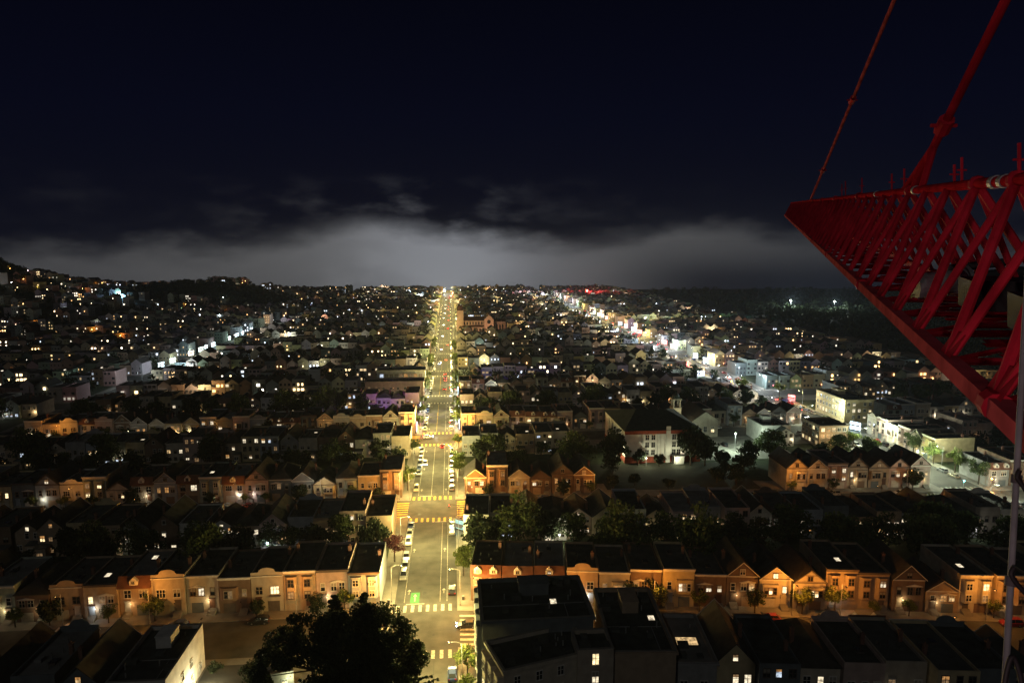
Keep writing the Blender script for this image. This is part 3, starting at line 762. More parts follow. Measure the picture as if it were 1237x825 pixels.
for p in (lampM, lampO, lampW, lampG, lampD, lampE): delete_tree(p)

# hillside house lights need a few lamps too
i = 0
while i < 26:
    x, y = rnd.uniform(-700, -250), rnd.uniform(640, 1150)
    if not in_frame(x, y, ground(x, y) + 6, 0) or (-440 < x < -235 and 975 < y < 1075): continue
    o = empty('street_lamp', (x, y, ground(x, y)))
    b = MB(); b.tube((0, 0, 0), (0, 0, 8), .09); b.build('pole', [STEEL], o)
    b = MB(); b.ball((0, 0, 8.1), .3); b.build('bulb', [BO if i % 3 else BW], o); point('lamp_glow', o, (0, 0, 8.7), 900, SODIUM if i % 3 else COOL, .3)
    tag(o, '%s hillside lamp counted from the left end of the hill' % ORD[i], 'street lamp', 'street lamps on the hillside'); i += 1
hl = sorted([o for o in COL.objects if o.get('group') == 'street lamps on the hillside'], key=lambda o: proj(*o.location)[0])
for i, o in enumerate(hl): o['label'] = 'hillside street lamp, %s from the left among the houses on the hill' % ORD[i]

# ------------------------------------------------------------------ trees
def leaves(mb, c, r, n, size, rr, flat=1):
    for i in range(n):
        while True:
            d = Vector((rr.uniform(-1, 1), rr.uniform(-1, 1), rr.uniform(-1, 1)))
            if d.length < 1: break
        p = Vector(c) + Vector((d.x * r, d.y * r, d.z * r * flat))
        a = Vector((rr.gauss(0, 1), rr.gauss(0, 1), rr.gauss(0, .6))).normalized(); b = a.orthogonal().normalized()
        q = Matrix.Rotation(rr.uniform(0, 6.28), 3, a); b = q @ b; cc = a.cross(b); s = size * rr.uniform(.6, 1.3)
        mb.face([p - b * s - cc * s * .5, p + b * s * .2 - cc * s * .7, p + b * s + cc * s * .2, p - b * s * .1 + cc * s * .7])
def crown_round(seed, r, zc, n, size, clumps, flat=.8):
    rr = random.Random(seed); mb = MB()
    cs = []
    for i in range(clumps):
        d = Vector((rr.gauss(0, 1), rr.gauss(0, 1), rr.gauss(0, .8))).normalized() * rr.uniform(.35, .85) * r
        cs.append(Vector((d.x, d.y, zc + d.z * flat)))
    for c in cs: leaves(mb, c, r * rr.uniform(.28, .5), n // clumps, size, rr, .75)
    return mb, cs
def trunk(mb, h, r, cs):
    mb.tube((0, 0, -.3), (0, 0, h), r, 7, 0, r * .65)
    for c in cs[:10]: mb.tube((0, 0, h * .95), c, r * .42, 5, 0, r * .1)
def tree_proto(seed, r, zc, n, size, clumps, m, flat=.8, th=None):
    o = empty('tree'); mb, cs = crown_round(seed, r, zc, n, size, clumps, flat)
    mb.build('crown', [m], o); t = MB(); trunk(t, th or zc - r * .5, .06 * r + .05, cs); t.build('trunk', [BARK], o); return o
TP = {'street': [tree_proto(i, 2.6 + .3 * i, 4.6 + .3 * i, 1500, .22, 16, LEAFY if i < 2 else LEAF) for i in range(3)],
      'yard': [tree_proto(20 + i, 3.2 + .6 * i, 4.0 + .7 * i, 2000, .30, 20, LEAFD if i < 2 else LEAF, .9) for i in range(4)],
      'red': [tree_proto(40, 2.6, 4.6, 1500, .2, 16, LEAFR)]}
def place_tree(p, x, y, label, s=1, group=None, name=None, tz=None):
    o = copy_tree(p); o.location = (x, y, (ground(x, y) + .1) if tz is None else tz); o.rotation_euler = (0, 0, rnd.uniform(0, 6.28)); o.scale = (s, s, s * rnd.uniform(.9, 1.15))
    if name: o.name = name
    tag(o, label, 'tree', group); return o
for s, nm in ((1, 'right'), (-1, 'left')):
    pts = []
    y = 118 if s > 0 else 166
    while y < 640:
        if all(abs(y - c) > 15 for c in CS) and rnd.random() < .6: pts.append(y)
        y += 9
    if s > 0: pts = sorted(set(p for p in pts if not 160 < p < 192) | {171.0, 176.0, 252.0, 258.5})
    else: pts = sorted(set(p for p in pts if not 165 < p < 200) | {181.0})
    for i, y in enumerate(pts):
        red = s < 0 and y == 181.0
        pp = TP['red'][0] if red else rnd.choice(TP['street'])
        place_tree(pp, s * 9.4, wy(s * 9.4, y), '%s street tree, %s from bottom along the %s side of main street' % ('reddish' if red else 'green', ORD[i], nm), .95 if not red else 1.15, 'street trees along the main street', 'street_tree')
for k in (0, 1, 2):
    for side, nm in ((1, 'right'), (-1, 'left')):
        i = 0; x = 19
        while x < 180:
            X = side * x; fs = rnd.random() < .7; y = wy(X, CS[k] + (9.2 if fs else -9.2)); x += rnd.uniform(6, 15)
            if not in_frame(X, y, 3, 0) or blocked(X, y) or (k == 0 and not fs): continue
            place_tree(rnd.choice(TP['street'] + TP['yard'][:2]), X, y, 'pavement tree, %s %s of main street on the %s cross street' % (ORD[i], nm, ORD[k]), rnd.uniform(.55, 1.0), 'street trees along the cross streets', 'street_tree'); i += 1
# shopping street trees
for i, (x, y) in enumerate([(199.2, 226), (199.2, 238), (199.3, 250), (199.2, 262), (180.6, 262), (180.6, 275), (199, 380), (181, 392), (180.8, 300)]):
    place_tree(rnd.choice(TP['street']), x, y, 'street tree lit green, %s on the bend of the shopping street' % ORD[i], 1.25, 'street trees along the shopping street', 'street_tree')
# back gardens
far_trees = MB()
rt = random.Random(5)
for k in range(len(CS)):
    y0 = (CS[k - 1] if k else 62) + HW + 17; y1 = CS[k] - HW - 17
    for side, nm in ((1, 'right'), (-1, 'left')):
        cnt = 0; x = 16
        while x < (372 if side > 0 else 700):
            X = side * (x + rnd.uniform(-2, 2)); y = wy(X, rnd.uniform(y0 + 1, y1 - 1)); x += rnd.uniform(3.5, 11)
            if k == 0 or any(abs(X - q) < 12 for q in XS) or blocked(X, y) or not in_frame(X, y, 5, 20): continue
            if k < 4:
                place_tree(rnd.choice(TP['yard']), X, y, 'dark back-garden tree, %s %s of main street, %s' % (ORD[cnt], nm, ['', 'nearest gardens', 'second line of gardens', 'third line of gardens'][k]), rnd.choice((rnd.uniform(.7, 1.2), rnd.uniform(1.1, 1.65))), 'trees in the back gardens', 'garden_tree'); cnt += 1
            elif rt.random() < .9:
                zc = ground(X, y); r = rt.uniform(2.2, 5.5)
                for q in range(4): leaves(far_trees, (X + rt.uniform(-1, 1) * r * .5, y + rt.uniform(-1, 1) * r * .4, zc + rt.uniform(3, 8.5)), r * .65, 26, .75, rt)
                far_trees.tube((X, y, zc), (X, y, zc + 5), .25, 5)
# woods: the steep slope on the left, the park on the right
for i in range(420):
    x, y = rt.uniform(-440, -235), rt.uniform(965, 1072)
    zc = ground(x, y); r = rt.uniform(3, 6)
    for q in range(3): leaves(far_trees, (x + rt.uniform(-2, 2), y, zc + rt.uniform(2, 8)), r * .7, 22, 1.1, rt)
i = 0
while i < 1100:
    x, y = rt.uniform(388, 1300), rt.uniform(330, 1350)
    if rt.random() < (y - 500) / 1000: continue
    if not in_frame(x, y, 8, 10) : continue
    r = rt.uniform(4, 8); h = rt.uniform(5, 15); i += 1
    for q in range(3): leaves(far_trees, (x + rt.uniform(-3, 3), y + rt.uniform(-2, 2), rt.uniform(.5, 1) * h), r * .7, 20, 1.5, rt)
for i in range(420):
    x, y = rt.uniform(-760, -530), rt.uniform(780, 980)
    if hill(x, y) < 50: continue
    zc = ground(x, y); r = rt.uniform(3, 6)
    for q in range(3): leaves(far_trees, (x + rt.uniform(-2, 2), y, zc + rt.uniform(2, 7)), r * .7, 22, 1.1, rt)
o = far_trees.build('distant_woods', [LEAFD]); o['kind'] = 'stuff'; tag(o, 'dark masses of distant trees on the slope, between houses and in the park', 'trees')
# cypresses against the sky on the hill
def cypress(x, y, h, r, label):
    o = empty('cypress_tree', (x, y, ground(x, y) - .5)); rr = random.Random(int(x * 7))
    mb = MB(); cs = []
    for i in range(16):
        t = rr.random(); a = rr.uniform(0, 6.28); d = rr.uniform(.2, 1) * r * (.55 + .45 * t)
        c = Vector((math.cos(a) * d, math.sin(a) * d, h * (.52 + .45 * t))); cs.append(c); leaves(mb, c, r * .34, 110, .55, rr, .5)
    mb.build('crown', [LEAFD], o); t = MB(); t.tube((0, 0, -1), (rr.uniform(-.5, .5), 0, h * .6), .6, 7, 0, .35)
    for c in cs: t.tube((0, 0, h * .5), c, .2, 5, 0, .06)
    t.build('trunk', [BARK], o); tag(o, label, 'tree', 'cypresses on the skyline')
    return o
cypress(-566, 872, 17, 8, 'flat-topped cypress at the far left edge of the skyline, tallest on the hill')
cypress(-528, 905, 11, 8, 'broad dark cypress on the skyline left of the leaning pair')
cypress(-512, 930, 12, 10, 'wide flat-topped cypress on the skyline above the white hillside lamp')
cypress(-400, 1100, 9, 7, 'small round cypress on the skyline above the middle of the hill')
cypress(-340, 1110, 8, 6, 'small dark cypress on the skyline, rightmost on the hill')

# the great dark trees in the foreground
def big_tree(name, x, y, parts, n, size, label, m=LEAFD, seed=1):
    o = empty(name, (x, y, .1)); rr = random.Random(seed); mb = MB(); cs = []
    for (dx, dy, z, r) in parts:
        k = max(6, int(r * 4))
        for i in range(k):
            d = Vector((rr.gauss(0, 1), rr.gauss(0, 1), rr.gauss(0, 1))).normalized() * r * rr.uniform(.5, .95)
            c = Vector((dx, dy, z)) + Vector((d.x, d.y, d.z * .85)); cs.append(c); leaves(mb, c, r * rr.uniform(.2, .4), n // k, size, rr, .8)
    mb.build('crown', [m], o); t = MB(); top = max(p[2] for p in parts); t.tube((0, 0, -.5), (0, 0, top * .75), .55, 8, 0, .3)
    for c in cs[::5]: t.tube((0, 0, top * .5), c, .16, 5, 0, .04)
    t.build('trunk', [BARK], o); tag(o, label, 'tree', 'big dark trees in the foreground'); return o
def conifer(name, x, y, h, r, label, seed):
    o = empty(name, (x, y, .1)); rr = random.Random(seed); mb = MB(); t = MB(); t.tube((0, 0, -.5), (0, 0, h), .4, 7, 0, .05)
    for i in range(int(60 + r * 14)):
        f = rr.uniform(.12, .99); L_ = r * (1 - f) ** .8 * rr.uniform(.6, 1.15) + .4; a = rr.uniform(0, 6.28); z = h * f
        tip = Vector((math.cos(a) * L_, math.sin(a) * L_, z + L_ * rr.uniform(-.1, .25))); t.tube((0, 0, z), tip, .07, 4, 0, .02)
        nq = max(4, int(L_ * 1.3))
        for q in range(nq):
            g = (q + 1) / nq; leaves(mb, Vector((0, 0, z)).lerp(tip, g), .6 - .25 * g, 30, .18, rr, .6)
    mb.build('crown', [LEAFD], o); t.build('trunk', [BARK], o); tag(o, label, 'tree', 'big dark trees in the foreground'); return o
big_tree('broadleaf_tree', -8.6, 118.5, [(1.5, 0, 16, 6.4), (-3.5, 0, 12, 6.5), (5.2, -.5, 12, 5.0), (2, -2, 7, 7), (-4.5, 0, 16, 4.4)], 7600, .25, 'big round dark tree at the bottom, left of the near crosswalk', seed=2)
big_tree('broadleaf_tree', -19.5, 121.5, [(0, 0, 14, 5.6), (4.5, 0, 14.6, 4.6), (-5, 1, 11.5, 4.8), (-8.5, 0, 8, 3.6)], 5200, .25, 'lower dark tree left of the big round one at the bottom', seed=3)
big_tree('broadleaf_tree', -20.5, 108.5, [(0, 0, 7.5, 4.5), (6, -1, 9, 6), (-6, 0, 6, 4.5), (12, 0, 8, 7), (-12, 0, 5, 4.4), (-18, 0, 4, 4)], 7600, .25, 'dark bushy tree at the bottom edge below the small lit courtyard', seed=4)
conifer('conifer_tree', -8.0, 110.5, 25.5, 15.0, 'dark conifer with feathery boughs at the bottom, over the near carriageway edge', 5)
conifer('conifer_tree', -16.2, 127, 19.0, 4.2, 'slim dark conifer whose tip stands above the lower dark tree', 6)
conifer('conifer_tree', -10.4, 126, 20.0, 3.6, 'slim dark conifer whose tip stands above the big round tree', 8)
for L3 in TP.values():
    for p in L3: delete_tree(p)

# ------------------------------------------------------------------ cars
def paint(name, c, metal=.2): return mat(name, c, .3, .08, 2, metal=metal, spec=.6)
CARC = {'white': paint('car_white', (.7, .7, .68), 0), 'silver': paint('car_silver', (.42, .43, .44), .5), 'black': paint('car_black', (.015, .015, .017), 0), 'grey': paint('car_grey', (.13, .135, .14), .4),
        'blue': paint('car_blue', (.03, .06, .17)), 'red': paint('car_red', (.30, .02, .02)), 'beige': paint('car_beige', (.40, .35, .25))}
TYRE = mat('tyre', (.02, .02, .02), .9); RIM = mat('rim', (.35, .35, .36), .35, .1, metal=.7); HEADG = mat('headlamp_glass', (.6, .6, .58), .15, .1); TAILG = mat('tail_lamp_glass', (.28, .01, .01), .2, .1)
TAILON = emis('tail_lamp_lit', (1, .03, .02), 14, 0); HEADON = emis('head_lamp_lit', (1, .95, .85), 40, 0)
def car_proto(suv=False):
    """nose towards +y"""
    o = empty('parked_car'); L_ = 4.6; w = .9; h1 = .86 if not suv else 1.0; ht = 1.46 if not suv else 1.75
    lower = [(-2.28, .35), (-2.2, .22), (2.2, .22), (2.3, .42), (2.26, h1 - .22), (1.15, h1), (-1.75 if not suv else -2.2, h1 + .04), (-2.25, h1 - .08)]
    def loft(prof, secs, mb, m=0):          # secs: (x, shrink in z about the profile's bottom, shrink in y)
        rings = []
        for x, sz, sy in secs:
            z0 = min(p[1] for p in prof); rings.append([(x, p[0] * sy, z0 + (p[1] - z0) * sz) for p in prof])
        n = len(prof)
        for i in range(len(rings) - 1):
            for j in range(n):
                k = (j + 1) % n; mb.face([rings[i][j], rings[i][k], rings[i + 1][k], rings[i + 1][j]][::-1], m)
        mb.face(rings[0], m); mb.face(rings[-1][::-1], m)
    b = MB(); loft(lower, [(-w, .9, .96), (-w + .1, 1, 1), (w - .1, 1, 1), (w, .9, .96)], b)
    body = b.build('body', [CARC['white']], o)
    roofp = [(-1.45 if not suv else -1.95, ht - .06), (.15, ht - .06), (-.05, ht), (-1.3 if not suv else -1.8, ht)]
    b = MB(); g0 = h1 - .02; yb0, yb1 = (-2.05, 1.15) if not suv else (-2.2, 1.2); yt0, yt1 = (-1.42, .15) if not suv else (-1.98, .2); wb, wt = w - .06, w - .24
    A = [(-wb, yb0, g0), (wb, yb0, g0), (wb, yb1, g0), (-wb, yb1, g0)]; B = [(-wt, yt0, ht - .06), (wt, yt0, ht - .06), (wt, yt1, ht - .06), (-wt, yt1, ht - .06)]
    for i in range(4): j = (i + 1) % 4; b.face([A[i], A[j], B[j], B[i]])
    b.build('windows', [GLASS], o)
    b = MB(); b.box(-wt - .02, wt + .02, yt0 - .04, yt1 + .04, ht - .06, ht)
    for sx in (-1, 1):
        for (p, q) in ((A[3] if sx < 0 else A[2], B[3] if sx < 0 else B[2]), (A[0] if sx < 0 else A[1], B[0] if sx < 0 else B[1])): b.tube(p, q, .05, 4)
        b.tube((sx * (wb - .01), -.45, g0), (sx * (wt - .01), -.45, ht - .05), .05, 4)
    b.build('car_roof', [CARC['white']], o)
    for sx in (-1, 1):
        for yy in (-1.42, 1.42):
            t = MB(); t.tube((sx * (w - .2), yy, .33), (sx * (w + .02), yy, .33), .33, 12); wh = t.build('wheel', [TYRE], o)
            t = MB(); t.tube((sx * (w + .021), yy, .33), (sx * (w + .035), yy, .33), .2, 10); t.build('rim', [RIM], wh)
        t = MB(); t.box(min(sx * .45, sx * .83), max(sx * .45, sx * .83), 2.2, 2.32, .58, .74); t.build('headlight', [HEADG], o)
        t = MB(); t.box(min(sx * .5, sx * .84), max(sx * .5, sx * .84), -2.31, -2.2, .62, .82); t.build('tail_light', [TAILG], o)
        t = MB(); t.box(min(sx * .9, sx * 1.06), max(sx * .9, sx * 1.06), .7, .82, .92, 1.04); t.build('side_mirror', [DSTEEL], o)
    return o
carA, carB = car_proto(), car_proto(True)
def place_car(x, y, rz, colr, label, group, suv=False, lights=None, name='parked_car'):
    c = copy_tree(carB if suv else carA); c.location = (x, y, .004); c.rotation_euler = (0, 0, rz); c.name = name
    for k in c.children:
        n = k.name.split('.')[0]
        if n in ('body', 'car_roof'): setm(k, 0, CARC[colr])
        elif lights and n == 'tail_light': setm(k, 0, TAILON)
        elif lights and n == 'headlight': setm(k, 0, HEADON)
    tag(c, label, 'car', group); return c
for s, nm in ((1, 'right'), (-1, 'left')):
    ys_ = []
    y = 118
    while y < 640:
        ok = all(abs(y - c) > 13.5 for c in CS)
        pr = .82 if y > 200 else 0
        if ok and rnd.random() < pr: ys_.append(y + rnd.uniform(-.4, .4))
        y += 6
    ys_ += [122.5, 128.5, 163, 199.5, 205] if s > 0 else [172, 177.6, 183.2, 193, 199, 204.8]
    for i, y in enumerate(sorted(ys_)):
        col = rnd.choice(['white', 'silver', 'black', 'grey', 'grey', 'black', 'blue', 'black', 'silver', 'beige'])
        place_car(s * 6.35, y, 0 if s > 0 else math.pi, col, '%s parked %s, %s from bottom by the %s kerb of main street' % (col, 'van-like car' if i % 3 == 0 else 'saloon car', ORD[i], nm), 'cars parked along the main street', i % 3 == 0)
for k in (0, 1, 2):
    for side, nm in ((1, 'right'), (-1, 'left')):
        i = 0
        for x in range(26, 180, 6):
            if rnd.random() < (.33 if k else .42):
                X = side * x; f = rnd.random() < .5; yy = CS[k] + (6.3 if f else -6.3)
                if not in_frame(X, wy(X, yy), 1, 0): continue
                col = rnd.choice(list(CARC)); 
                place_car(X, wy(X, yy), R(90) * (1 if f else -1) + yaw(X, yy), col, '%s parked car, %s %s of main street on the %s cross street' % (col, ORD[i], nm, ORD[k]), 'cars parked on the cross streets', i % 2 == 0); i += 1
for s, nm in ((1, 'right'), (-1, 'left')):
    i = 0; y = 205
    while y < 560:
        if all(abs(y - c) > 13 for c in CS) and rnd.random() < .7 and in_frame(190 + s * 6.35, y, 1, 0):
            col = rnd.choice(list(CARC)); place_car(190 + s * 6.35, y, 0 if s > 0 else math.pi, col, '%s parked car, %s along the %s kerb of the shopping street' % (col, ORD[i], nm), 'cars parked along the shopping street', i % 2 == 0); i += 1
        y += 6
MOV = [(2.3, 292, 0, 'red', 'red car braking at the third crossing, tail lamps lit'), (-4.4, 307.5, -1.4, 'white', 'white car turning across the third crossing'), (2.2, 418, 0, 'black', 'dark car driving away, nearest with lit tail lamps beyond the third crossing'),
       (2.4, 446, 0, 'grey', 'grey car driving away behind the others in mid distance'), (1.9, 470, 0, 'red', 'red car driving away past the fifth crossing'), (-2.2, 520, math.pi, 'white', 'white car coming towards us in mid distance with headlamps on'),
       (9.6, 146.5, R(90), 'black', 'black car crossing the striped crosswalk at the near right corner'), (-4.3, 268, math.pi, 'silver', 'silver car coming towards us left of the centre line')]
for x, y, rz, col, lb in MOV:
    c = place_car(x, y, rz, col, lb, 'cars driving on the main street', lights=True, name='moving_car')
    if y > 280:
        f = Vector((0, 1, 0)); 
        point('tail_glow', c, (0, -3.2, .8), 90, (1, .05, .03), .15)
        if rz == math.pi or y == 307.5: point('head_glow', c, (0, 3.5, .8), 260, (1, .95, .85), .15)
rm = random.Random(3); y = 455; i = 0
while y < 1250:
    if all(abs(y - c) > 9 for c in CS):
        back_ = i % 2; X = -2.2 - rm.random() if back_ else 2.0 + rm.random(); col = rm.choice(list(CARC))
        c = place_car(X, y, math.pi if back_ else 0, col, '%s car %s, %s of the distant traffic on main street' % (col, 'coming with headlamps lit' if back_ else 'leaving with red tail lamps', ORD[i]), 'distant cars driving on the main street', i % 3 == 0, True, 'moving_car')
        point('head_glow' if back_ else 'tail_glow', c, (0, 3.6 if back_ else -3.2, .9), 420 if back_ else 260, (1, .95, .85) if back_ else (1, .05, .03), .2); i += 1
    y += rm.uniform(16, 42)
y = 575; i = 0
while y < 1000:
    for s in (1, -1):
        if all(abs(y - c) > 13 for c in CS) and rm.random() < .6: place_car(190 + s * (6.35 if rm.random() < .6 else 2.2), y, 0 if s > 0 else math.pi, rm.choice(list(CARC)), 'distant car with lamps lit on the shopping street, %s from us' % ORD[i % 59], 'distant cars on the shopping street', True, True, 'moving_car'); i += 1
    y += 9
rc = [(186.5, 200, 0), (192, 207, 0), (193.5, 214, 0), (188, 330, math.pi), (192.5, 345, 0), (192.4, 372, 0), (187.2, 410, math.pi), (192, 438, 0)]
for i, (x, y, rz) in enumerate(rc):
    c = place_car(x, y, rz, rnd.choice(list(CARC)), 'car with lamps lit in the queue on the shopping street, %s from us' % ORD[i], 'cars driving on the shopping street', i % 2 == 0, True, 'moving_car'); point('tail_glow', c, (0, -3, .8), 120, (1, .06, .03), .15)
delete_tree(carA); delete_tree(carB)

# ------------------------------------------------------------------ larger buildings
CONC = mat('painted_render_white', (.66, .65, .60), .85, .18, .4, bump=.1); REDB = mat('red_brick_base', (.30, .07, .04), .9, .3, 1.2)
GREENROOF = mat('roof_green_slate', (.040, .055, .048), .85, .35, .7, stripes=('Z', 5)); PINKST = mat('pink_stucco', (.42, .27, .21), .9, .2, .3)
def face_window(root, face, u, z, w, h, pos, split, lit):
    """window on the face 'f' (-y), 'l' (-x), 'r' (+x) of a block"""
    fm_, pm_ = win_mesh(w, h, -1, split)
    loc, rz = {'f': ((u, pos, z), 0), 'l': ((pos, u, z), R(-90)), 'r': ((pos, u, z), R(90))}[face]
    a = link('window', fm_, root, loc, rz); p = link('pane', pm_, a)
    if lit: setm(p, 0, lit); setm(p, 1, lit if rnd.random() < .6 else BLIND)
    return a
def block(name, x, y, rz, w, d, H, wallm, label, cat, roofm=None, faces='f', fl=3, step=2.8, ww=1.2, wh=1.5, z0=1.2, fh_=3.1, plit=.2, lit=(0, 1, 2, 3), split=2, cornice=True, clutter=6, gap=.1):
    o = empty(name, (x, y, .13), rz)
    m = MB(); t = .3; P = .8
    m.box(-w / 2, w / 2, 0, t, 0, H + P); m.box(-w / 2, w / 2, d - t, d, 0, H + P); m.box(-w / 2, -w / 2 + t, t, d - t, 0, H + P); m.box(w / 2 - t, w / 2, t, d - t, 0, H + P)
    m.build('wall', [wallm], o)
    r = MB(); r.face([(-w / 2 + t, t, H), (w / 2 - t, t, H), (w / 2 - t, d - t, H), (-w / 2 + t, d - t, H)]); r.build('roof', [roofm or TAR], o)
    if cornice:
        c = MB()
        c.box(-w / 2 - .35, w / 2 + .35, -.4, -.004, H + .3, H + .7); c.box(-w / 2 - .35, -w / 2 - .004, 0, d, H + .3, H + .7); c.box(w / 2 + .004, w / 2 + .35, 0, d, H + .3, H + .7)
        c.build('cornice', [wallm], o)
    cp_ = MB(); cp_.box(-w / 2 - .06, w / 2 + .06, -.06, t + .06, H + P + .003, H + P + .1); cp_.box(-w / 2 - .06, w / 2 + .06, d - t - .06, d + .06, H + P + .003, H + P + .1)
    cp_.box(-w / 2 - .06, -w / 2 + t + .06, t + .061, d - t - .061, H + P + .003, H + P + .1); cp_.box(w / 2 - t - .06, w / 2 + .06, t + .061, d - t - .061, H + P + .003, H + P + .1); cp_.build('coping', [PAVE], o)
    if d > 15 and d != 17:
        c = MB(); c.box(-w * .12, w * .16, d * .62, d * .84, H + .01, H + 2.3); c.box(-w * .13, w * .17, d * .61, d * .85, H + 2.303, H + 2.5); c.build('stair_house', [wallm], o)
        c = MB(); c.box(-w / 2 + .5, w / 2 - .5, d * .4, d * .4 + .12, H + .05, H + .17); c.box(w * .28, w * .28 + .12, .6, d * .4 - .01, H + .05, H + .17); c.build('roof_pipe', [STEEL], o)
    for i in range(int(clutter * 1.8)):
        xx = rnd.uniform(-w / 2 + 1, w / 2 - 1); yy = rnd.uniform(1.5, d - 1.5); c = MB(); k = rnd.random()
        if k < .5: c.tube((xx, yy, H), (xx, yy, H + rnd.uniform(.6, 1.3)), .13, 7); c.build('roof_vent', [STEEL], o)
        else: a = rnd.uniform(.5, 1.2); c.box(xx - a, xx + a, yy - .6, yy + .6, H + .01, H + rnd.uniform(.4, 1.1)); c.build('roof_hatch', [TAR2], o)
    for f in faces:
        L_ = w if f == 'f' else d; n = max(1, int((L_ - 1) // step))
        for q in range(fl):
            for i in range(n):
                if rnd.random() < gap: continue
                u = (i + .5) * (L_ - .8) / n + .4 - (w / 2 if f == 'f' else 0)
                face_window(o, f, u, z0 + q * fh_, ww, wh, {'f': 0, 'l': -w / 2, 'r': w / 2}[f], split, LIT[rnd.choice(lit)] if rnd.random() < plit else None)
    tag(o, label, cat); return o
def side_bay(o, x, y, z0, z1, wallm, fl, lits, hw=1.3, out=.9):
    b = MB(); b.plan([(x - .004, y + hw), (x - out, y + hw * .6), (x - out, y - hw * .6), (x - .004, y - hw)], z0, z1)
    b.plan([(x - .004, y + hw + .15), (x - out - .15, y + hw * .65), (x - out - .15, y - hw * .65), (x - .004, y - hw - .15)], z1 + .002, z1 + .3)
    bo = b.build('bay', [wallm], o)
    for i, z in enumerate(fl):
        fm_, pm_ = win_mesh(1.2, 1.6, -1, 2); a = link('window', fm_, bo, (x - out - .002, y, z), R(-90)); p = link('pane', pm_, a)
        if lits[i] is not None: setm(p, 0, LIT[lits[i]]); setm(p, 1, rnd.choice((LIT[lits[i]], BLIND, LIT[4])))
# corner apartments beside the near crossing
a = block('apartment_building', 22.5, 118.5, 0, 21, 16.5, 16.2, WM['slate'], 'dark slate apartment building on the near right corner, with bays over main street', 'apartment building', TAR, 'l', 4, 3.4, 1.0, 1.6, 2, 3.6, .22, (3, 5, 3), clutter=9)
for i, y in enumerate((1.9, 6.0, 10.2, 14.4)):
    side_bay(a, -10.5, y, 3.2, 15.4, WM['slate'], (4.2, 7.8, 11.4), [rnd.choice((None, None, 3, 5)) for _ in range(3)])
pb = MB(); pb.box(3.2, 4.4, 6, 7.6, 16.21, 16.6, skip='t'); sk_ = pb.build('skylight', [DTRIM], a); pb = MB(); pb.face([(3.2, 6, 16.6), (4.4, 6, 16.6), (4.4, 7.6, 16.75), (3.2, 7.6, 16.75)]); pb.build('pane', [LIT[3]], sk_)
a = block('apartment_building', 23.3, 108.6, R(16), 17, 9.5, 14.2, WM['cream'], 'cream apartment building with bays and stepped cornice, below the slate corner block', 'apartment building', TAR, 'lf', 4, 3.6, 1.1, 1.6, 2, 3.3, .25, (2, 3, 0), clutter=7)
for i, y in enumerate((1.7, 4.9, 8.0)):
    side_bay(a, -8.5, y, 2.9, 13.4, WM['cream'], (3.9, 7.2, 10.5), [rnd.choice((None, 2, 0, None)) for _ in range(3)])
block('apartment_building', 31.4, 109.2, 0, 6.4, 6.5, 15.4, WM['beige'], 'narrow beige stair block with tall lit windows between two dark roofs', 'apartment building', TAR, 'f', 4, 3.2, 1.1, 2.0, 3.2, 3.4, .7, (2, 3), cornice=False, clutter=2)
a = block('apartment_building', 40.3, 110, R(-4), 11.4, 23, 14, WM['tan'], 'plain tan apartment building with broad black roof at the bottom', 'apartment building', TAR, 'l', 3, 4.5, 1.1, 1.5, 3, 3.3, .05, (2,), clutter=8)
pb = MB(); pb.box(3.2, 4.4, 11, 12.4, 14.01, 14.4, skip='t'); sk_ = pb.build('skylight', [DTRIM], a); pb = MB(); pb.face([(3.2, 11, 14.4), (4.4, 11, 14.4), (4.4, 12.4, 14.55), (3.2, 12.4, 14.55)]); pb.build('pane', [LIT[3]], sk_)
a = block('apartment_building', 50.7, 113, R(-6), 8.2, 17, 9.5, WM['grey'], 'low grey building with pale roof and glowing skylight near the bottom', 'apartment building', TAR3, 'f', 2, 2.6, 1.3, 1.4, 2, 3.2, .1, (2,), clutter=3)
pb = MB(); pb.box(-1.8, 2.2, 6, 8.2, 9.51, 10.0, skip='t'); sk_ = pb.build('skylight', [DTRIM], a); pb = MB(); pb.face([(-1.8, 6, 10), (2.2, 6, 10), (2.2, 8.2, 10.25), (-1.8, 8.2, 10.25)]); pb.build('pane', [LIT[0]], sk_)
# the white walled house at the bottom left, its side flooded with light
a = block('white_house', -49.5, 117.5, 0, 10.2, 18.5, 8.6, WM['white'], 'flat black-roofed house with brightly lit white side wall, bottom left', 'house', TAR, 'fr', 2, 4.2, 1.2, 1.3, 1.3, 3.3, 0, cornice=False, clutter=5, gap=.35)
wl_ = MB(); wl_.box(5.104, 5.3, 1.2, 1.5, 3.1, 3.3); wl_.ball((5.3, 1.35, 3.0), .14); wl = wl_.build('wall_lamp', [LIT[2]], a); point('wall_lamp_glow', wl, (6.8, 2.4, 1.4), 2600, (1, .86, .48), .2)
point('wall_lamp_glow', wl, (7.6, 10.0, 1.6), 2600, (1, .86, .48), .2)
dv = MB(); dv.face([(-44, 118, .145), (-32.5, 118, .145), (-32.5, 136, .145), (-44, 136, .145)]); struct(dv.build('driveway', ASPH))
a = block('garden_shed', -27.6, 127.0, R(12), 6, 3.2, 2.6, WM['cream'], 'small cream garden building with lit wall among the dark trees', 'shed', TAR2, 'f', 1, 2.4, 1, 1.1, .9, 3, .5, (2,), cornice=False, clutter=1)
pl = MB(); pl.ball((2.4, -.3, 2.3), .12); q = pl.build('wall_lamp', [LIT[2]], a); point('wall_lamp_glow', q, (2.4, -1.2, 2.3), 260, (.9, 1, .62), .15)
# long pale block behind the bottom-row: nothing more here

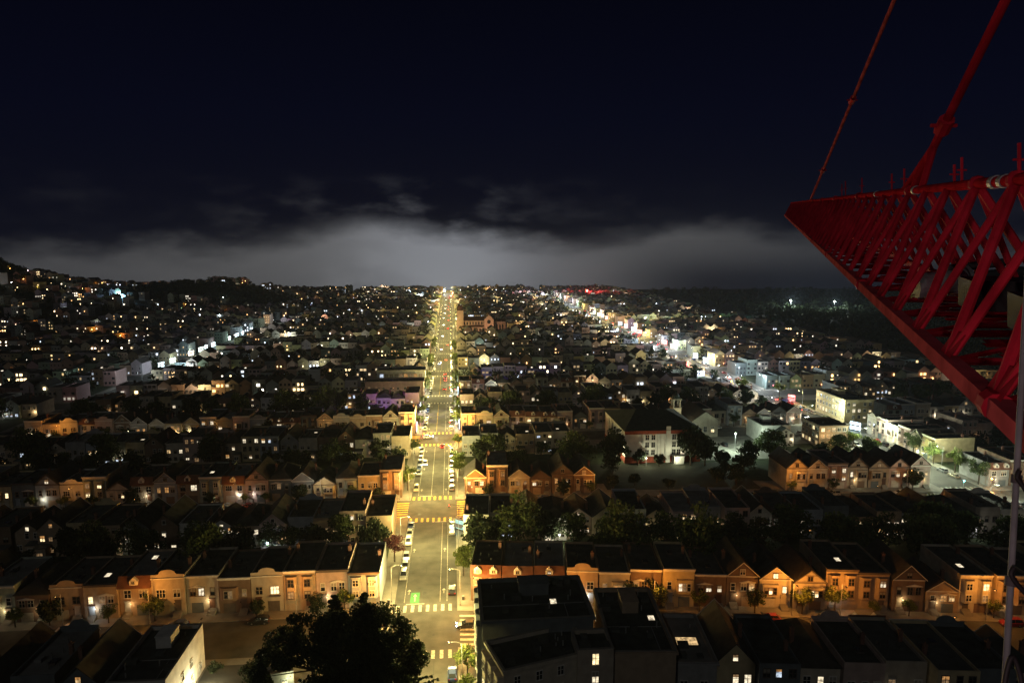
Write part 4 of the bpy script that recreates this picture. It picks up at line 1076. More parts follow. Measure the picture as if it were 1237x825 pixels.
# the school
a = empty('school_building', (91.5, 262, .13)); W, D, H = 31, 36, 13.4
m = MB(); m.box(-W / 2, W / 2, 0, D, 2.6, H); m.build('wall', [CONC], a)
m = MB(); m.box(-W / 2 - .12, W / 2 + .12, -.12, D + .1, 0, 2.6); m.build('brick_base', [REDB], a)
m = MB(); o_ = .7; A = [(-W / 2 - o_, -o_, H), (W / 2 + o_, -o_, H), (W / 2 + o_, D + o_, H), (-W / 2 - o_, D + o_, H)]; P_ = (-W / 2 + 9, D * .5, H + 4.5); Q_ = (W / 2 - 9, D * .5, H + 4.5)
m.face([A[0], A[1], Q_, P_]); m.face([A[1], A[2], Q_]); m.face([A[2], A[3], P_, Q_]); m.face([A[3], A[0], P_]); m.face(A[::-1]); m.build('roof', [GREENROOF], a)
m = MB(); m.box(-W / 2 - .35, W / 2 + .35, -.4, -.004, H - .9, H - .02); m.box(-W / 2 - .2, W / 2 + .2, -.25, -.004, H - 1.5, H - .92); m.build('cornice', [REDB], a)
m = MB()
for x in (-W / 2 + .4, -8.2, -1.6, 1.2, 3.0, 9.5, W / 2 - .4): m.box(x - .4, x + .4, -.3, -.004, 2.6, H - 1.52)
m.box(1.2, 3.0, -.5, -.305, 0, H + 1.6); m.build('pilaster', [CONC], a)
for q in range(3):
    for x in (-6.5, -4.0, 4.6, 6.6, 8.2, 11.4): face_window(a, 'f', x, 3.2 + q * 3.1, 1.5, 2.1, -.002, 2, LIT[3] if (q == 0 and x > 8) else None)
    for y in (4, 9, 14, 22, 28): face_window(a, 'l', y, 3.2 + q * 3.1, 1.6, 2.0, -W / 2 - .002, 2, None)
m = MB(); m.box(3.8, 8, -3, -.13, 0, 3); m.box(3.6, 8.2, -3.3, -.31, 3.003, 3.3); m.build('entrance_porch', [CONC], a)
tag(a, 'three-storey white school with red brick base and dark hipped roof, right of centre', 'school')
def flood(name, x, y, z, P, col, label, bulb, r=.16, cat='flood light', pole=True):
    o = empty(name, (x, y, ground(x, y) + .1)); z -= 0
    m = MB(); m.tube((0, 0, 0), (0, 0, z - .2), .07); m.build('pole', [STEEL], o)
    m = MB(); m.box(-.35, .35, -.12, .12, z - .2, z + .03); h = m.build('lamp_housing', [DSTEEL], o)
    m = MB(); m.ball((0, -.16, z - .05), r); m.build('bulb', [bulb], h); point('flood_glow', h, (0, -.5 - r, z), P, col, max(.2, r))
    tag(o, label, cat); return o
BG = emis('bulb_green_white', (.85, 1, .72), 25, 0); BB = emis('bulb_blue_white', (.55, .8, 1), 60, 0); BR = emis('bulb_red', (1, .08, .05), 30, 0); BPK = emis('bulb_pink', (1, .62, .72), 40, 0); BT = emis('bulb_teal', (.2, .9, .85), 30, 0)
flood('wall_floodlight', 73.6, 266, 4.5, 2400, (1, .93, .56), 'bright lamp on the left side wall of the white school', BY, .3)
flood('wall_floodlight', 83.5, 257.6, 3.4, 1300, (1, 1, .66), 'low lamp lighting the left front of the white school', BG)
flood('wall_floodlight', 95.5, 257.6, 3.0, 1200, (1, 1, .66), 'low lamp lighting the entrance of the white school', BG)
yd = MB(); yd.face([(62, 232, .145), (118, 228, .145), (118, 260, .145), (62, 261.6, .145)]); struct(yd.build('school_yard', EARTH))
for i, (x, y, q) in enumerate([(64, 232, .9), (68, 250, 1.3), (73, 236, .8), (104, 236, 1.0), (110, 233, 1.2), (116, 243, 1.4), (84, 231, .7)]):
    pp = tree_proto(80 + i, 3.3, 3.6, 1500, .28, 18, LEAFD); pp.location = (x, y, .1); pp.scale = (q, q, q); pp.name = 'yard_tree'
    tag(pp, 'dark bushy tree in the school yard, %s of those away from the building' % ORD[i], 'tree', 'trees round the school')
flood('yard_lamp', 92.5, 224.6, 2.6, 1300, SODIUM, 'orange lamp at the near edge of the dark school yard', BO, .3)
flood('yard_lamp', 97.5, 225.0, 2.2, 900, SODIUM, 'lower orange lamp to the right at the edge of the school yard', BO, .2)
for i, (x, y, s) in enumerate([(80.5, 258.5, .9), (88.5, 256.5, .7), (101.5, 257, 2.1), (107, 256, 1.7), (71.5, 261, 2.0), (113, 254, 1.0), (110, 244, .8)]):
    pp = tree_proto(60 + i, 3.3, 3.9, 1900, .28, 20, LEAFD); pp.location = (x, y, .1); pp.scale = (s, s, s * 1.15); pp.name = 'school_tree'
    tag(pp, 'dark tree in front of the white school, %s from its left end' % ORD[[1, 2, 4, 5, 0, 6, 7][i] if i != 6 else 6], 'tree', 'trees round the school')
    pp['label'] = ['bushy tree hiding the left front of the white school', 'dark shrubby tree beside the school entrance', 'tall dark tree covering the right end of the white school', 'second tall tree at the right corner of the white school', 'dark tree at the left side wall of the white school', 'small tree between the school and the bright car park', 'low tree out in the school yard'][i]
for i, (x, y, q) in enumerate([(-33.5, 130.5, .75), (-37, 121, .7), (-31.5, 124, .9), (-41.5, 133.5, .5)]):
    pp = tree_proto(95 + i, 3.0, 3.0, 1600, .24, 18, LEAFD); pp.location = (x, y, .12); pp.scale = (q, q, q); pp.name = 'garden_tree'
    tag(pp, ['dark bush at the far right end of the lot by the floodlit white house', 'dark bush in the middle of the lot by the floodlit white house', 'larger dark bush between that lot and the big foreground trees', 'smallest dark bush at the pavement beside the floodlit white house'][i], 'tree', 'bushes in the open lot')
# car park with greenish floodlight
cp = MB(); cp.face([(108.5, 263, .15), (150, 263, .15), (150, 284, .15), (108.5, 292, .15)]); struct(cp.build('car_park', PAVE))
flood('car_park_lamp', 127, 274, 8, 13000, (.78, 1, .76), 'greenish white lamp on a pole over the car park right of the school', BG, .25)
carA, carB = car_proto(), car_proto(True)
for i, x in enumerate((111, 114, 117, 120, 126, 132)):
    c_ = ['red', 'red', 'silver', 'white', 'black', 'white'][i]
    place_car(x, 283 if i < 5 else 270, 0, c_, '%s car, %s from the left in the lit car park beside the school' % (c_, ORD[i]), 'cars in the car park', i % 2 == 0)
delete_tree(carA); delete_tree(carB)
# bell tower and hall behind the school
a = empty('bell_tower', (111, 305, .13))
m = MB(); m.box(-2, 2, -2, 2, 0, 12.2); m.build('tower_base', [WM['cream']], a)
m = MB()
for sx in (-1, 1):
    for sy in (-1, 1): m.box(sx * 1.5 - .3, sx * 1.5 + .3, sy * 1.5 - .3, sy * 1.5 + .3, 12.6, 16.4)
m.box(-2.2, 2.2, -2.2, 2.2, 12.203, 12.6); m.box(-2.1, 2.1, -2.1, 2.1, 16.403, 16.8); m.build('belfry', [WM['cream']], a)
m = MB(); m.plan([(1.7 * math.cos(t), 1.7 * math.sin(t)) for t in [k * math.pi / 4 for k in range(8)]], 16.803, 17.6); m.ball((0, 0, 17.6), 1.6, 10, 6, sq=.9); m.tube((0, 0, 19), (0, 0, 20.6), .08); m.build('dome', [GREENROOF], a)
m = MB(); 
for z in (4, 8): m.box(-.5, .5, -2.05, -2.004, z, z + 2)
m.build('slit_window', [GLASS], a)
tag(a, 'small cream bell tower with open belfry and dome behind the school', 'tower')
flood('wall_floodlight', 111, 299, 8.5, 900, (1, .9, .5), 'lamp shining up the front of the small bell tower', BY)
a = empty('meeting_hall', (122.5, 297, .13))
m = MB(); m.prism([(-6, 0), (6, 0), (6, 8), (0, 12), (-6, 8)], 0, 22); m.build('wall', [WM['cream']], a)
m = MB()
for sx in (-1, 1):
    pr = [(sx * 6.6, 7.75), (sx * 6.6, 7.6), (0, 12.05), (0, 12.35)]; m.prism(pr if sx < 0 else pr[::-1], -.5, 22.4)
m.build('roof', [SHING], a)
for x in (-3.5, 0, 3.5): face_window(a, 'f', x, 2.4, 1.4, 2.6, -.002, 2, LIT[2] if x == 3.5 else None)
tag(a, 'steep gabled hall with pale front beside the bell tower', 'hall')
# the church far along on the right
a = empty('church', (37, 708, .13))
m = MB(); m.box(-19, 4, 0, 14, 0, 13); m.box(-22, 4, -5, -.004, 0, 7); m.box(12, 26, 0, 12, 0, 12); m.build('nave', [PINKST], a)
m = MB(); m.prism([(3.5, 0), (13, 0), (13, 15), (8.2, 20), (3.5, 15)], -6, 16); m.build('gable_front', [PINKST], a)
for dx in (-25, ):
    m = MB(); m.box(dx, dx + 7, -2, 5, 0, 24); m.build('tower', [PINKST], a)
    m = MB(); m.plan([(dx + 3.5 + 3.2 * math.cos(t), 1.5 + 3.2 * math.sin(t)) for t in [k * math.pi / 4 for k in range(8)]], 24.003, 27); m.ball((dx + 3.5, 1.5, 27), 3, 10, 6); m.build('tower_dome', [TILE], a)
m = MB(); m.face([(-19.3, -.4, 13.2), (4, -.4, 13.2), (4, 7, 16.5), (-19.3, 7, 16.5)]); m.face([(-19.3, 7, 16.5), (4, 7, 16.5), (4, 14.4, 13.2), (-19.3, 14.4, 13.2)])
m.face([(-22, -5.3, 7.2), (4, -5.3, 7.2), (4, 0, 8.6), (-22, 0, 8.6)]); m.face([(12, -.4, 12.1), (26.3, -.4, 12.1), (26.3, 6, 14.5), (12, 6, 14.5)])
m.face([(3, -6.4, 15), (3, 16, 15), (8.2, 16, 20.4), (8.2, -6.4, 20.4)][::-1]); m.face([(13.5, -6.4, 15), (13.5, 16, 15), (8.2, 16, 20.4), (8.2, -6.4, 20.4)]); m.build('roof', [TILE], a)
m = MB()
for x in range(-17, 4, 3): m.box(x - .6, x + .6, -.06, -.004, 9, 12)
for x in range(-19, 4, 3): m.box(x - .7, x + .7, -5.06, -5.004, 2, 5.4)
for x in range(14, 26, 3): m.box(x - .6, x + .6, -.06, -.004, 3, 9)
m.tube((8.2, -6.08, 12.5), (8.2, -6.005, 12.5), 2.0, 12); m.box(6.6, 9.8, -6.08, -6.004, 0, 6); m.build('window', [GLASS], a)
tag(a, 'long pink church with domed tower and gabled front in the distance', 'church')
flood('church_lamp', 42, 690, 4, 9000, (1, .62, .35), 'lamp lighting the distant pink church front', BO)
# lit hall with tall windows on the left of the main street
a = block('public_building', -25, 425, 0, 30, 13, 10.5, WM['white'], 'flat white building with a row of tall lit windows, left of main street', 'building', TAR, 'r', 2, 4, clutter=4)
for i in range(9):
    face_window(a, 'f', -12 + i * 3, 4.2, 2.2, 4.6, -.002, 2, LIT[5] if i < 4 else (LIT[1] if i % 2 else LIT[4]))
block('public_building', -27, 398, 0, 34, 12, 8.5, WM['pink'], 'long pinkish flat building just below the hall with tall windows', 'building', TAR, 'f', 2, 4, plit=.15, clutter=4)
# along the shopping street
a = block('apartment_building', 208.5, 316, 0, 15, 27, 11, WM['yellow'], 'pale yellow three-storey apartment block on the far side of the shopping street', 'apartment building', TAR, 'fl', 3, 2.7, 1.3, 1.6, 2.2, 3.2, .35, (0, 2, 3))
for i in range(6):
    x, y, nn = 201.2, 256 + i * 7.6, i
    o = make_house(['flats', 'gable', 'flats', 'flat', 'flats', 'mission'][i]); o.location = (x, y, .13); o.rotation_euler = (0, 0, R(-90))
    dress(o, ['yellow', 'cream', 'pink', 'white', 'pink', 'cream'][i], TAR if i != 1 else SHING, .3, TRIM, 100 if i % 2 else 0)
    tag(o, '%s terrace house facing the shopping street, %s along from its green trees' % (['yellow', 'cream gabled', 'pink', 'white', 'pale pink', 'cream'][i], ORD[i]), 'house', 'row houses along the shopping street')
block('corner_building', 172, 276, 0, 13, 15, 9, WM['tan'], 'warmly lit corner building with glowing balconies left of the shopping street', 'apartment building', TAR, 'flr', 3, 2.4, 1.5, 1.5, 1.2, 3, .6, (0, 2, 1))
flood('wall_floodlight', 168, 272, 4, 1900, (1, .68, .3), 'warm lamp in front of the lit corner building', BY)
block('white_hall', 150, 284, 0, 13, 16, 7.5, CONC, 'plain white hall lit greenish beside the car park', 'building', TAR, 'r', 2, 3.2, plit=.1, cornice=False)
flood('yard_lamp', 141, 281, 4, 1500, (.8, 1, .8), 'greenish lamp at the white wall of the plain hall', BG)
# pale apartment rows in the left half
for (x, y, w_, wallk, lb, cl) in [(-168, 309, 26, 'yellow', 'long cream apartment block lit yellow at the far left', (1, .85, .45)), (-139, 310, 28, 'beige', 'long beige apartment block with lit bays, beside the yellow-lit one', (1, .82, .5)),
                                  (-104, 318, 20, 'cream', 'pale stepped apartment block right of the long beige one', (1, .9, .6))]:
    pass
# coloured shop fronts: a lit panel over a shop window
def shop(x, y, rz, w_, h_, col, e_, P, label, lampcol=None):
    o = empty('shop_front', (x, y, ground(x, y) + .13), rz); m = MB(); m.box(-w_ / 2 - .2, w_ / 2 + .2, 0, .6, 0, h_ + 1.2); m.build('frame', [DSTEEL], o)
    em = emis('shop_light', col, e_, .5, 1.2); m = MB(); m.box(-w_ / 2, w_ / 2, -.05, -.004, .5, h_ - .5); m.build('shop_window', [em], o)
    m = MB(); m.box(-w_ / 2, w_ / 2, -.25, -.004, h_ - .2, h_ + .9); m.build('sign_panel', [em], o)
    m = MB(); m.face([(-w_ / 2, -.3, h_ - .25), (-w_ / 2, -1.6, h_ - .8), (w_ / 2, -1.6, h_ - .8), (w_ / 2, -.3, h_ - .25)]); m.build('awning', [DTRIM], o)
    point('shop_glow', o, (0, -2.4, h_), P, lampcol or col, .4); tag(o, label, 'shop front'); return o
shop(-10.2, 318, R(90), 5, 3.4, (1, .55, .6), 9, 900, 'pink and white lit shop front on the left corner of the third crossing', (1, .12, .12))
shop(10.2, 322, R(-90), 6, 3.4, (.7, .82, 1), 9, 900, 'blue-white lit shop front on the right corner of the third crossing')
shop(10.3, 352, R(-90), 6, 3.2, (.75, .9, 1), 8, 1500, 'cool white shop front right of main street before the fourth crossing')
shop(-10.3, 360, R(90), 7, 3.2, (.8, .95, 1), 7, 1300, 'cool white shop front left of main street before the fourth crossing')
shop(10.3, 402, R(-90), 6, 3.2, (.65, .9, 1), 9, 1500, 'pale blue shop front right of main street past the fourth crossing')
shop(-10.3, 407, R(90), 6, 3.2, (.9, 1, .95), 7, 1300, 'white shop front left of main street beside the hall with tall windows')
shop(10.3, 436, R(-90), 6, 3.2, (.7, .95, 1), 9, 1500, 'bluish shop front right of main street in mid distance')
shop(144, 432, 0, 17, 3.6, (.62, .80, 1), 4, 4200, 'wide blue-white market front left of the shopping street')
shop(172, 446, R(90), 8, 3.6, (.7, .88, 1), 7, 3000, 'blue-white shop front on the shopping street beside the red awning lights')
shop(176, 474, R(60), 6, 3.6, (1, .12, .12), 7, 6500, 'red lit shop front on the shopping street')
shop(179.6, 404, R(60), 4, 4.0, (1, .85, .15), 7, 2600, 'yellow lit shop front on the shopping street')
shop(199.4, 366, R(-50), 4, 2.8, (1, .2, .2), 3, 2600, 'red shop front on the right side of the shopping street')
shop(180.4, 372, R(60), 7, 3.4, (.7, .88, 1), 7, 2800, 'pale blue shop front on the left side of the shopping street')
shop(198.2, 302, R(-60), 5, 3.2, (.6, .85, 1), 7, 1500, 'pale blue shop front under the yellow apartment block')
shop(214, 466, 0, 5, 3.2, (1, .3, .3), 5, 900, 'small red lit front beyond the shopping street')
shop(298, 470, 0, 22, 3.0, (1, .42, .50), 1.6, 3000, 'long pink lit wall far right under the crane boom')
shop(-177, 482, 0, 18, 3.6, (.68, .95, 1), 7, 9000, 'long bright teal-white shop front in the left half')
shop(-434, 952, 0, 16, 5, (.35, .68, 1), 9, 26000, 'bright blue lit building front on the left hill')
rs = random.Random(77); y = 452
for i in range(34):
    sd_ = 1 if i % 2 else -1; c_, nm_ = rs.choice([((.75, .9, 1), 'cool white'), ((1, .9, .7), 'warm white'), ((1, .9, .7), 'warm white'), ((.9, 1, .8), 'greenish white'), ((1, .35, .3), 'red'), ((.6, .8, 1), 'pale blue'), ((1, .75, .3), 'golden')])
    if all(abs(y - c) > 9 for c in CS): shop(190 + sd_ * 10.2, y, R(-60) if sd_ > 0 else R(60), rs.uniform(4, 7), 3.4, c_, rs.uniform(2.5, 6), rs.uniform(1200, 3600), '%s shop front, %s along the %s side of the distant shopping street' % (nm_, ORD[i // 2], 'right' if sd_ > 0 else 'left'))
    y += rs.uniform(9, 19)
y = 470
for i in range(16):
    c_, nm_ = rs.choice([((.7, .93, 1), 'teal-white'), ((.9, 1, .9), 'white'), ((.75, .95, .85), 'pale green'), ((1, .9, .7), 'warm white')])
    if all(abs(y - c) > 9 for c in CS) and not 474 < y < 492: shop(-195 - 10.3, y, R(80), rs.uniform(4, 8), 3.3, c_, rs.uniform(3, 6), rs.uniform(900, 2200), '%s shop front, %s along the street on the far left' % (nm_, ORD[i]))
    y += rs.uniform(10, 24)
shop(8.9, 200.5, R(-40), 3.4, 2.4, (.35, .85, .82), 1.0, 260, 'small teal-lit kiosk on the right pavement before the second crossing')
flood('garden_lamp', -88, 288, 3.4, 1500, (.7, .85, 1), 'blue-white lamp in a yard left of main street', BB)
flood('garden_lamp', -45.6, 189.4, 3.2, 700, (.7, .85, 1), 'blue-white lamp in the back gardens left of main street', BB)
flood('garden_lamp', 37.5, 187.4, 3.4, 900, (1, .93, .66), 'white lamp lighting the backs of pale houses right of main street', BG)
flood('garden_lamp', -17.5, 349, 6.5, 12000, (.36, .04, 1), 'purple lamp among trees left of main street', emis('bulb_purple', (.55, .15, 1), 12, 0))
flood('garden_lamp', 46, 427, 6, 6500, (.28, .16, 1), 'violet lamp on a gabled house right of main street', emis('bulb_violet', (.4, .25, 1), 14, 0))
flood('flood_mast', 228, 764, 9, 30000, (1, .78, .30), 'golden floodlight over a lit yard right of the distant shopping street', BY, .5)
flood('flood_mast', 251, 770, 8, 24000, (1, .92, .66), 'white floodlight right of the golden one in the distance', BG, .5)
flood('flood_mast', -6.9, 1368, 7, 50000, (.68, .86, 1), 'brilliant blue-white light at the far end of main street', BB, 1.65)
flood('flood_mast', -73.9, 1340, 8, 60000, (.78, .9, 1), 'bright white light left of the far end of main street', BB, 1.20)
flood('flood_mast', -48.7, 1238, 4, 30000, (.75, .9, 1), 'smaller white light below the far end of main street', BB, 0.90)
flood('flood_mast', 261, 1269, 11, 240000, (1, .05, .05), 'red light glowing in the fog on the horizon', BR, 1.80)
flood('flood_mast', 149, 1267, 5, 200000, (1, .60, .70), 'pink light at the far end of the shopping street', BPK, 1.35)
flood('flood_mast', 167, 1197, 5, 50000, (.95, .85, 1), 'white light just below the pink one on the shopping street', BPK, 1.35)
flood('flood_mast', 9, 1330, 5, 40000, (1, .07, .06), 'red light at the far end of main street', BR, 1.20)
flood('flood_mast', 468, 894, 18, 120000, (.86, 1, .95), 'left of the two white floodlights in the dark park', BG, 1.12)
flood('flood_mast', 519.5, 875, 18, 90000, (.86, 1, .95), 'right of the two white floodlights in the dark park', BG, 0.98)
flood('flood_mast', 345.6, 756, 6, 9000, (.1, .9, .8), 'teal light at the edge of the dark park', BT, .5)
flood('flood_mast', 319.3, 408, 9, 8000, (.55, .85, 1), 'blue-white light far right beside the crane boom', BB, 0.51)
flood('flood_mast', 188, 219.5, 4, 700, (.15, .9, .8), 'teal light at the near end of the shopping street', BT, .2)
flood('flood_mast', 198.5, 219.5, 4.5, 1500, SODIUM, 'orange light at the near end of the shopping street', BO, .25)
flood('flood_mast', 193.6, 252, 5, 4200, (.86, 1, .4), 'greenish lamp among the lit trees of the shopping street', BG, .25)

# ------------------------------------------------------------------ signals and small things on the pavements
SIGR = emis('signal_red', (1, .04, .02), 25, 0)
def signal(x, y, rz, label):
    o = empty('traffic_signal', (x, y, .13), rz); m = MB(); m.tube((0, 0, 0), (0, 0, 4.6), .08); m.tube((0, 0, 4.5), (-3.2, 0, 5.2), .06); m.build('pole', [DSTEEL], o)
    for xx, zz in ((0, 3.6), (-3.1, 4.5)):
        m = MB(); m.box(xx - .2, xx + .2, -.32, -.09, zz - .55, zz + .55); h = m.build('signal_head', [DSTEEL], o)
        for k_, mm in ((.35, SIGR), (0, DTRIM), (-.35, DTRIM)):
            m = MB(); m.tube((xx, -.321, zz + k_), (xx, -.36, zz + k_), .12, 10); m.build('lens', [mm], h)
    point('signal_glow', o, (-.4, -1.0, 3.9), 320, (1, .04, .02), .1); tag(o, label, 'traffic signal', 'traffic signals'); return o
signal(8.6, 209.6, 0, 'red traffic signal on the right corner of the second crossing')
signal(-8.6, 316.5, R(150), 'red traffic signal at the far left corner of the third crossing')
signal(8.6, 316.4, 0, 'red traffic signal at the far right corner of the third crossing')
signal(8.6, 399, 0, 'red traffic signal on the right corner of the fourth crossing')
# power poles and overhead wires are not seen; litter bins and hydrants on the near corners
for i, (x, y) in enumerate([(9.1, 158.6), (-9.0, 158.4), (9.1, 208.8)]):
    o = empty('litter_bin', (x, y, .13)); m = MB(); m.tube((0, 0, 0), (0, 0, .95), .3, 10, 0, .33); m.build('bin_body', [DSTEEL], o); m = MB(); m.tube((0, 0, .955), (0, 0, 1.1), .35, 10, 0, .2); m.build('lid', [STEEL], o)
    tag(o, ['dark litter bin on the far right corner of the near crossing', 'dark litter bin on the far left corner of the near crossing', 'dark litter bin before the second crossing'][i], 'litter bin')

# ------------------------------------------------------------------ crane boom beside the viewer
def V(t): return Vector((.382, .2, -1)) * t       # along the boom, in the viewer's axes (x right, y up, -z ahead)
def C_(p): return CM @ Vector(p)
NB_ = Vector((1.30, -1.17, 0)); FB_ = Vector((2.75, -1.17, 0)); TP_ = Vector((2.02, .205, 0))
root = empty('crane_boom', C_(NB_ + V(0))); RI = root.matrix_basis.inverted()
def local(p): return RI @ C_(p)
def part(name, segs, m, parent=root, n=8):
    b = MB()
    for p, q, r in segs: b.tube(local(p), local(q), r, n)
    return b.build(name, m if isinstance(m, list) else [m], parent, smooth=False)
T0, T1 = -1.5, 76
def chord_box(a, w_, h_, m, name):
    b = MB(); u = (CM.to_3x3() @ Vector((.382, .2, -1))).normalized(); s = u.cross(Vector((0, 0, 1))).normalized(); up_ = s.cross(u)
    P = []
    for t in (T0, T1):
        c = local(a + V(t)); P.append([c + s * i * w_ + up_ * j * h_ for i, j in ((-1, -1), (1, -1), (1, 1), (-1, 1))])
    for i in range(4): j = (i + 1) % 4; b.face([P[0][i], P[0][j], P[1][j], P[1][i]])
    b.face(P[0][::-1]); b.face(P[1]); return b.build(name, [m], root)
chord_box(NB_, .055, .055, PINK, 'bottom_chord'); chord_box(FB_, .055, .055, RED, 'bottom_chord')
part('top_chord', [(TP_ + V(T0), TP_ + V(T1), .052)], REDM, n=12)
PITCHB = 1.1; rest_ = []; nbr = 0; t = T0
segs = []
while t < T1 - PITCHB:
    for B in (NB_, FB_):
        segs.append((t, B + V(t), TP_ + V(t + PITCHB * .5), .040)); segs.append((t, B + V(t + PITCHB), TP_ + V(t + PITCHB * .5), .034))
    segs.append((t, NB_ + V(t), FB_ + V(t), .028)); segs.append((t, NB_ + V(t), FB_ + V(t + PITCHB), .022))
    t += PITCHB
far_ = MB()
for t, p, q, r in segs:
    if nbr < 98: part('brace', [(p, q, r)], RED); nbr += 1
    else: far_.tube(local(p), local(q), r, 6)
o = far_.build('brace', [RED], root); o['kind'] = 'stuff'
for i in range(1, 12):                    # plates where the braces meet the near chord
    tt = T0 + PITCHB * i; b = MB(); c = NB_ + V(tt); q = [local(c + Vector((dx, dy, 0)) + V(dz)) for dz in (-.14, .14) for dx, dy in ((-.03, .03), (.10, .22))]
    b.face([q[0], q[2], q[3], q[1]]); b.face([p + Vector((.012, .012, 0)) for p in (q[1], q[3], q[2], q[0])])
    b.build('gusset_plate', [RED], root)
for i in range(8):
    tt = 4.0 + i * 6; b = MB()
    for a_ in (NB_, TP_): b.tube(local(a_ + V(tt - .06)), local(a_ + V(tt + .06)), .085, 10); b.build('chord_flange', [RED], root); b = MB()
0 and part('power_cable', [(NB_.lerp(TP_, .55) + V(T0) + Vector((0, -.02, 0)), NB_.lerp(TP_, .55) + V(30), .014)], DSTEEL)
# walkway boards, rungs
for t in [T0 + PITCHB * (i + .5) for i in range(1, 8)]:
    b = MB(); c = local(TP_ + V(t)); b.ball(c, .085, 8, 5); b.build('node', [RED], root)
wk = MB(); u = V(1) 
t = 3
while t < 60:
    a_, b_ = NB_.lerp(FB_, .3) + V(t), NB_.lerp(FB_, .72) + V(t); c_, d_ = NB_.lerp(FB_, .72) + V(t + .16), NB_.lerp(FB_, .3) + V(t + .16)
    wk.face([local(p + Vector((0, .05, 0))) for p in (a_, b_, c_, d_)]); wk.face([local(p + Vector((0, .02, 0))) for p in (d_, c_, b_, a_)]); t += .42
wk.build('walkway_grating', [RED], root)
# winch inside the lattice
wc = NB_.lerp(FB_, .5) + V(8.4) + Vector((0, .2, 0))
ax = Vector((.93, .1, .15)).normalized()
part('winch_drum', [(wc - ax * .22, wc + ax * .30, .15), (wc - ax * .27, wc - ax * .22, .185), (wc + ax * .30, wc + ax * .34, .185)], STEEL, n=18)
part('winch_motor', [(wc + ax * .34, wc + ax * .95, .10), (wc + ax * .1 + Vector((0, .17, 0)), wc + ax * .75 + Vector((0, .17, 0)), .05)], DSTEEL, n=12)
part('winch_bracket', [(wc - ax * .1, wc - ax * .1 + Vector((0, -.34, 0)), .05), (wc + ax * .5, wc + ax * .5 + Vector((0, -.34, 0)), .05)], STEEL)
CABG = mat('grey_cabinet', (.03, .032, .03), .6, .3)
for (i0, i1, tt) in ((.45, 1.0, 6.7), (.5, 1.02, 5.4)):
    p0, p1 = NB_.lerp(FB_, i0), NB_.lerp(FB_, i1); b = MB(); q = [local(p + V(d_) + Vector((0, h_, 0))) for d_ in (tt, tt + .5) for p in (p0, p1) for h_ in (.12, .42)]
    for f in ((0, 2, 3, 1), (4, 5, 7, 6), (0, 1, 5, 4), (2, 6, 7, 3), (1, 3, 7, 5), (0, 4, 6, 2)): b.face([q[i] for i in f])
    b.build('control_cabinet', [CABG], root)
# small posts, brackets and pale hose clips along the top chord
for t, hh in ((5.2, .26), (5.6, .30), (7.3, .30), (7.6, .24), (10.5, .35), (11.6, .32), (15.5, .4), (19, .45), (20, .4)):
    part('post', [(TP_ + V(t), TP_ + V(t) + Vector((.0, hh, 0)), .014), (TP_ + V(t) + Vector((-.05, hh * .55, 0)), TP_ + V(t) + Vector((.05, hh * .55, 0)), .01)], RED)
for t in (5.9, 6.15, 9.6, 13.2): part('hose_clip', [(TP_ + V(t), TP_ + V(t + .09), .062)], STEEL, n=12)
# pendant bars up to the mast head
APEX = Vector((323 / 825 * 6, 1460 / 825 * 6, 6.0))
for (t0, r, joints) in ((37, .055, (.12, .30, .55)), (9.9, .050, (.07, .18, .30))):
    p = TP_ + V(t0); q = APEX + Vector((0, 0, 0)); d = q - p
    pb_ = part('pendant_bar', [(p, q, r)], PINK if t0 > 20 else REDM, n=10)
    for f in joints:
        c = p + d * f; e_ = d.normalized() * (.22 if t0 > 20 else .11); part('coupling', [(c - e_, c + e_, r * 1.9), (c - Vector((r * 3.4, 0, 0)), c + Vector((r * 3.2, 0, 0)), r * .5)], RED, pb_, 8)
part('pendant_fork', [(TP_ + V(9.3), TP_ + V(9.9) + (APEX - TP_ - V(9.9)) * .05, .045), (TP_ + V(10.6), TP_ + V(9.9) + (APEX - TP_ - V(9.9)) * .05, .045)], REDM)
root.name = 'crane_boom'; tag(root, 'red lattice crane boom with hanging pendant bars reaching out on the right', 'crane boom')
# grey pole with cable loops in front of it
pa, pb2 = Vector((619 * 3.2 / 825, (412.5 - 405) * 3.2 / 825, -3.2)), Vector(((1211 - 618.5) * 3.0 / 825, (412.5 - 880) * 3.0 / 825, -3.0))
o = empty('steel_pole', C_(pb2)); OI = o.matrix_basis.inverted(); pa2 = pa + (pa - pb2) * .25
m = MB(); m.tube(OI @ C_(pb2), OI @ C_(pa2), .0135, 12); m.build('tube', [mat('weathered_steel', (.15, .17, .17), .7, .35, 6)], o, smooth=True)
for f in (.36, .62): m = MB(); c = pb2.lerp(pa, f); e_ = (pa - pb2).normalized() * .02; m.tube(OI @ C_(c - e_), OI @ C_(c + e_), .023, 12); m.build('clamp', [DSTEEL], o)
tag(o, 'thin grey steel pole standing at the right edge close to the viewer', 'pole')
CABM = mat('black_cable', (.015, .015, .015), .6)
def ring(f, dx): c = pb2.lerp(pa, f); return c + Vector((dx, 0, .03))
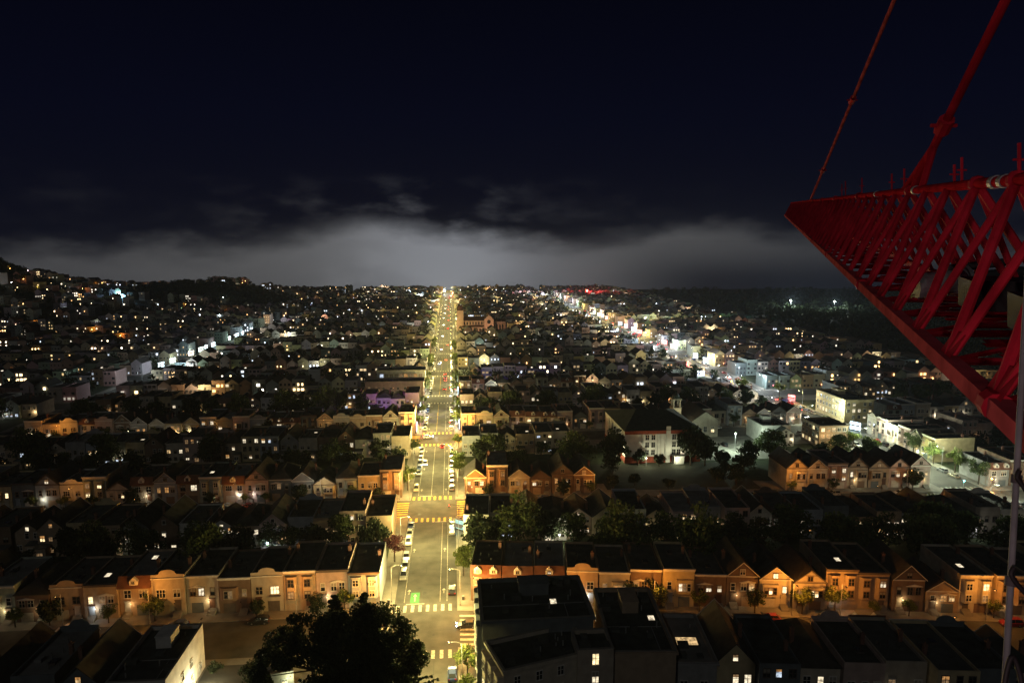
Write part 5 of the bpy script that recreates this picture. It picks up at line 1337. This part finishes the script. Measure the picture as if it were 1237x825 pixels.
for pts, lb in (([ring(.02, .0), ring(.08, -.028), ring(.14, -.022), ring(.19, .0), ring(.16, .03), ring(.10, .06), ring(.04, .09)], 'black cable looped round the lowest part of the thin grey pole'),
                ([ring(.30, .11), ring(.345, .03), ring(.375, -.018), ring(.39, -.026), ring(.40, -.01)], 'black cable tied across the middle of the thin grey pole'),
                ([ring(.52, .12), ring(.575, .05), ring(.62, -.012), ring(.63, -.026), ring(.645, -.01)], 'black cable tied across the upper part of the thin grey pole')):
    cu = bpy.data.curves.new('cable', 'CURVE'); cu.dimensions = '3D'; cu.bevel_depth = .011; cu.bevel_resolution = 3; sp = cu.splines.new('NURBS'); sp.points.add(len(pts) - 1); sp.use_endpoint_u = True; sp.order_u = 3
    for q, p in zip(sp.points, pts): q.co = (*C_(p), 1)
    t_ = bpy.data.objects.new('t', cu); me = bpy.data.meshes.new_from_object(t_); bpy.data.objects.remove(t_); me.materials.clear(); me.materials.append(CABM)
    tag(link('cable', me), lb, 'cable')
# unseen lamp by the mast, added because the boom is lit from close by
fl_ = bpy.data.lights.new('unseen_mast_lamp', 'SPOT'); fl_.energy = 600; fl_.color = (1, .62, .64); fl_.spot_size = R(60); fl_.spot_blend = .8; fl_.shadow_soft_size = .15
fo = bpy.data.objects.new('unseen_mast_lamp', fl_); COL.objects.link(fo); fo.location = C_((-2.6, -1.2, 2.5))
fo.rotation_euler = (C_(Vector((2.0, -.4, 0)) + V(9)) - fo.location).to_track_quat('-Z', 'Y').to_euler()

# ------------------------------------------------------------------ night air
m = MB(); m.box(-1520, 1520, -220, 2220, -95, 112); hz = m.build('haze', [])
hm = bpy.data.materials.new('night_air'); hm.use_nodes = True; n_ = hm.node_tree.nodes; n_.clear()
ho = n_.new('ShaderNodeOutputMaterial'); hv = n_.new('ShaderNodeVolumePrincipled'); hv.inputs['Density'].default_value = HAZE; hv.inputs['Color'].default_value = (.62, .74, .95, 1); hv.inputs['Anisotropy'].default_value = .3
hm.node_tree.links.new(hv.outputs[0], ho.inputs['Volume']); hz.data.materials.append(hm); hz['kind'] = 'stuff'; hz['label'] = 'thin night haze over the whole city'; hz['category'] = 'haze'
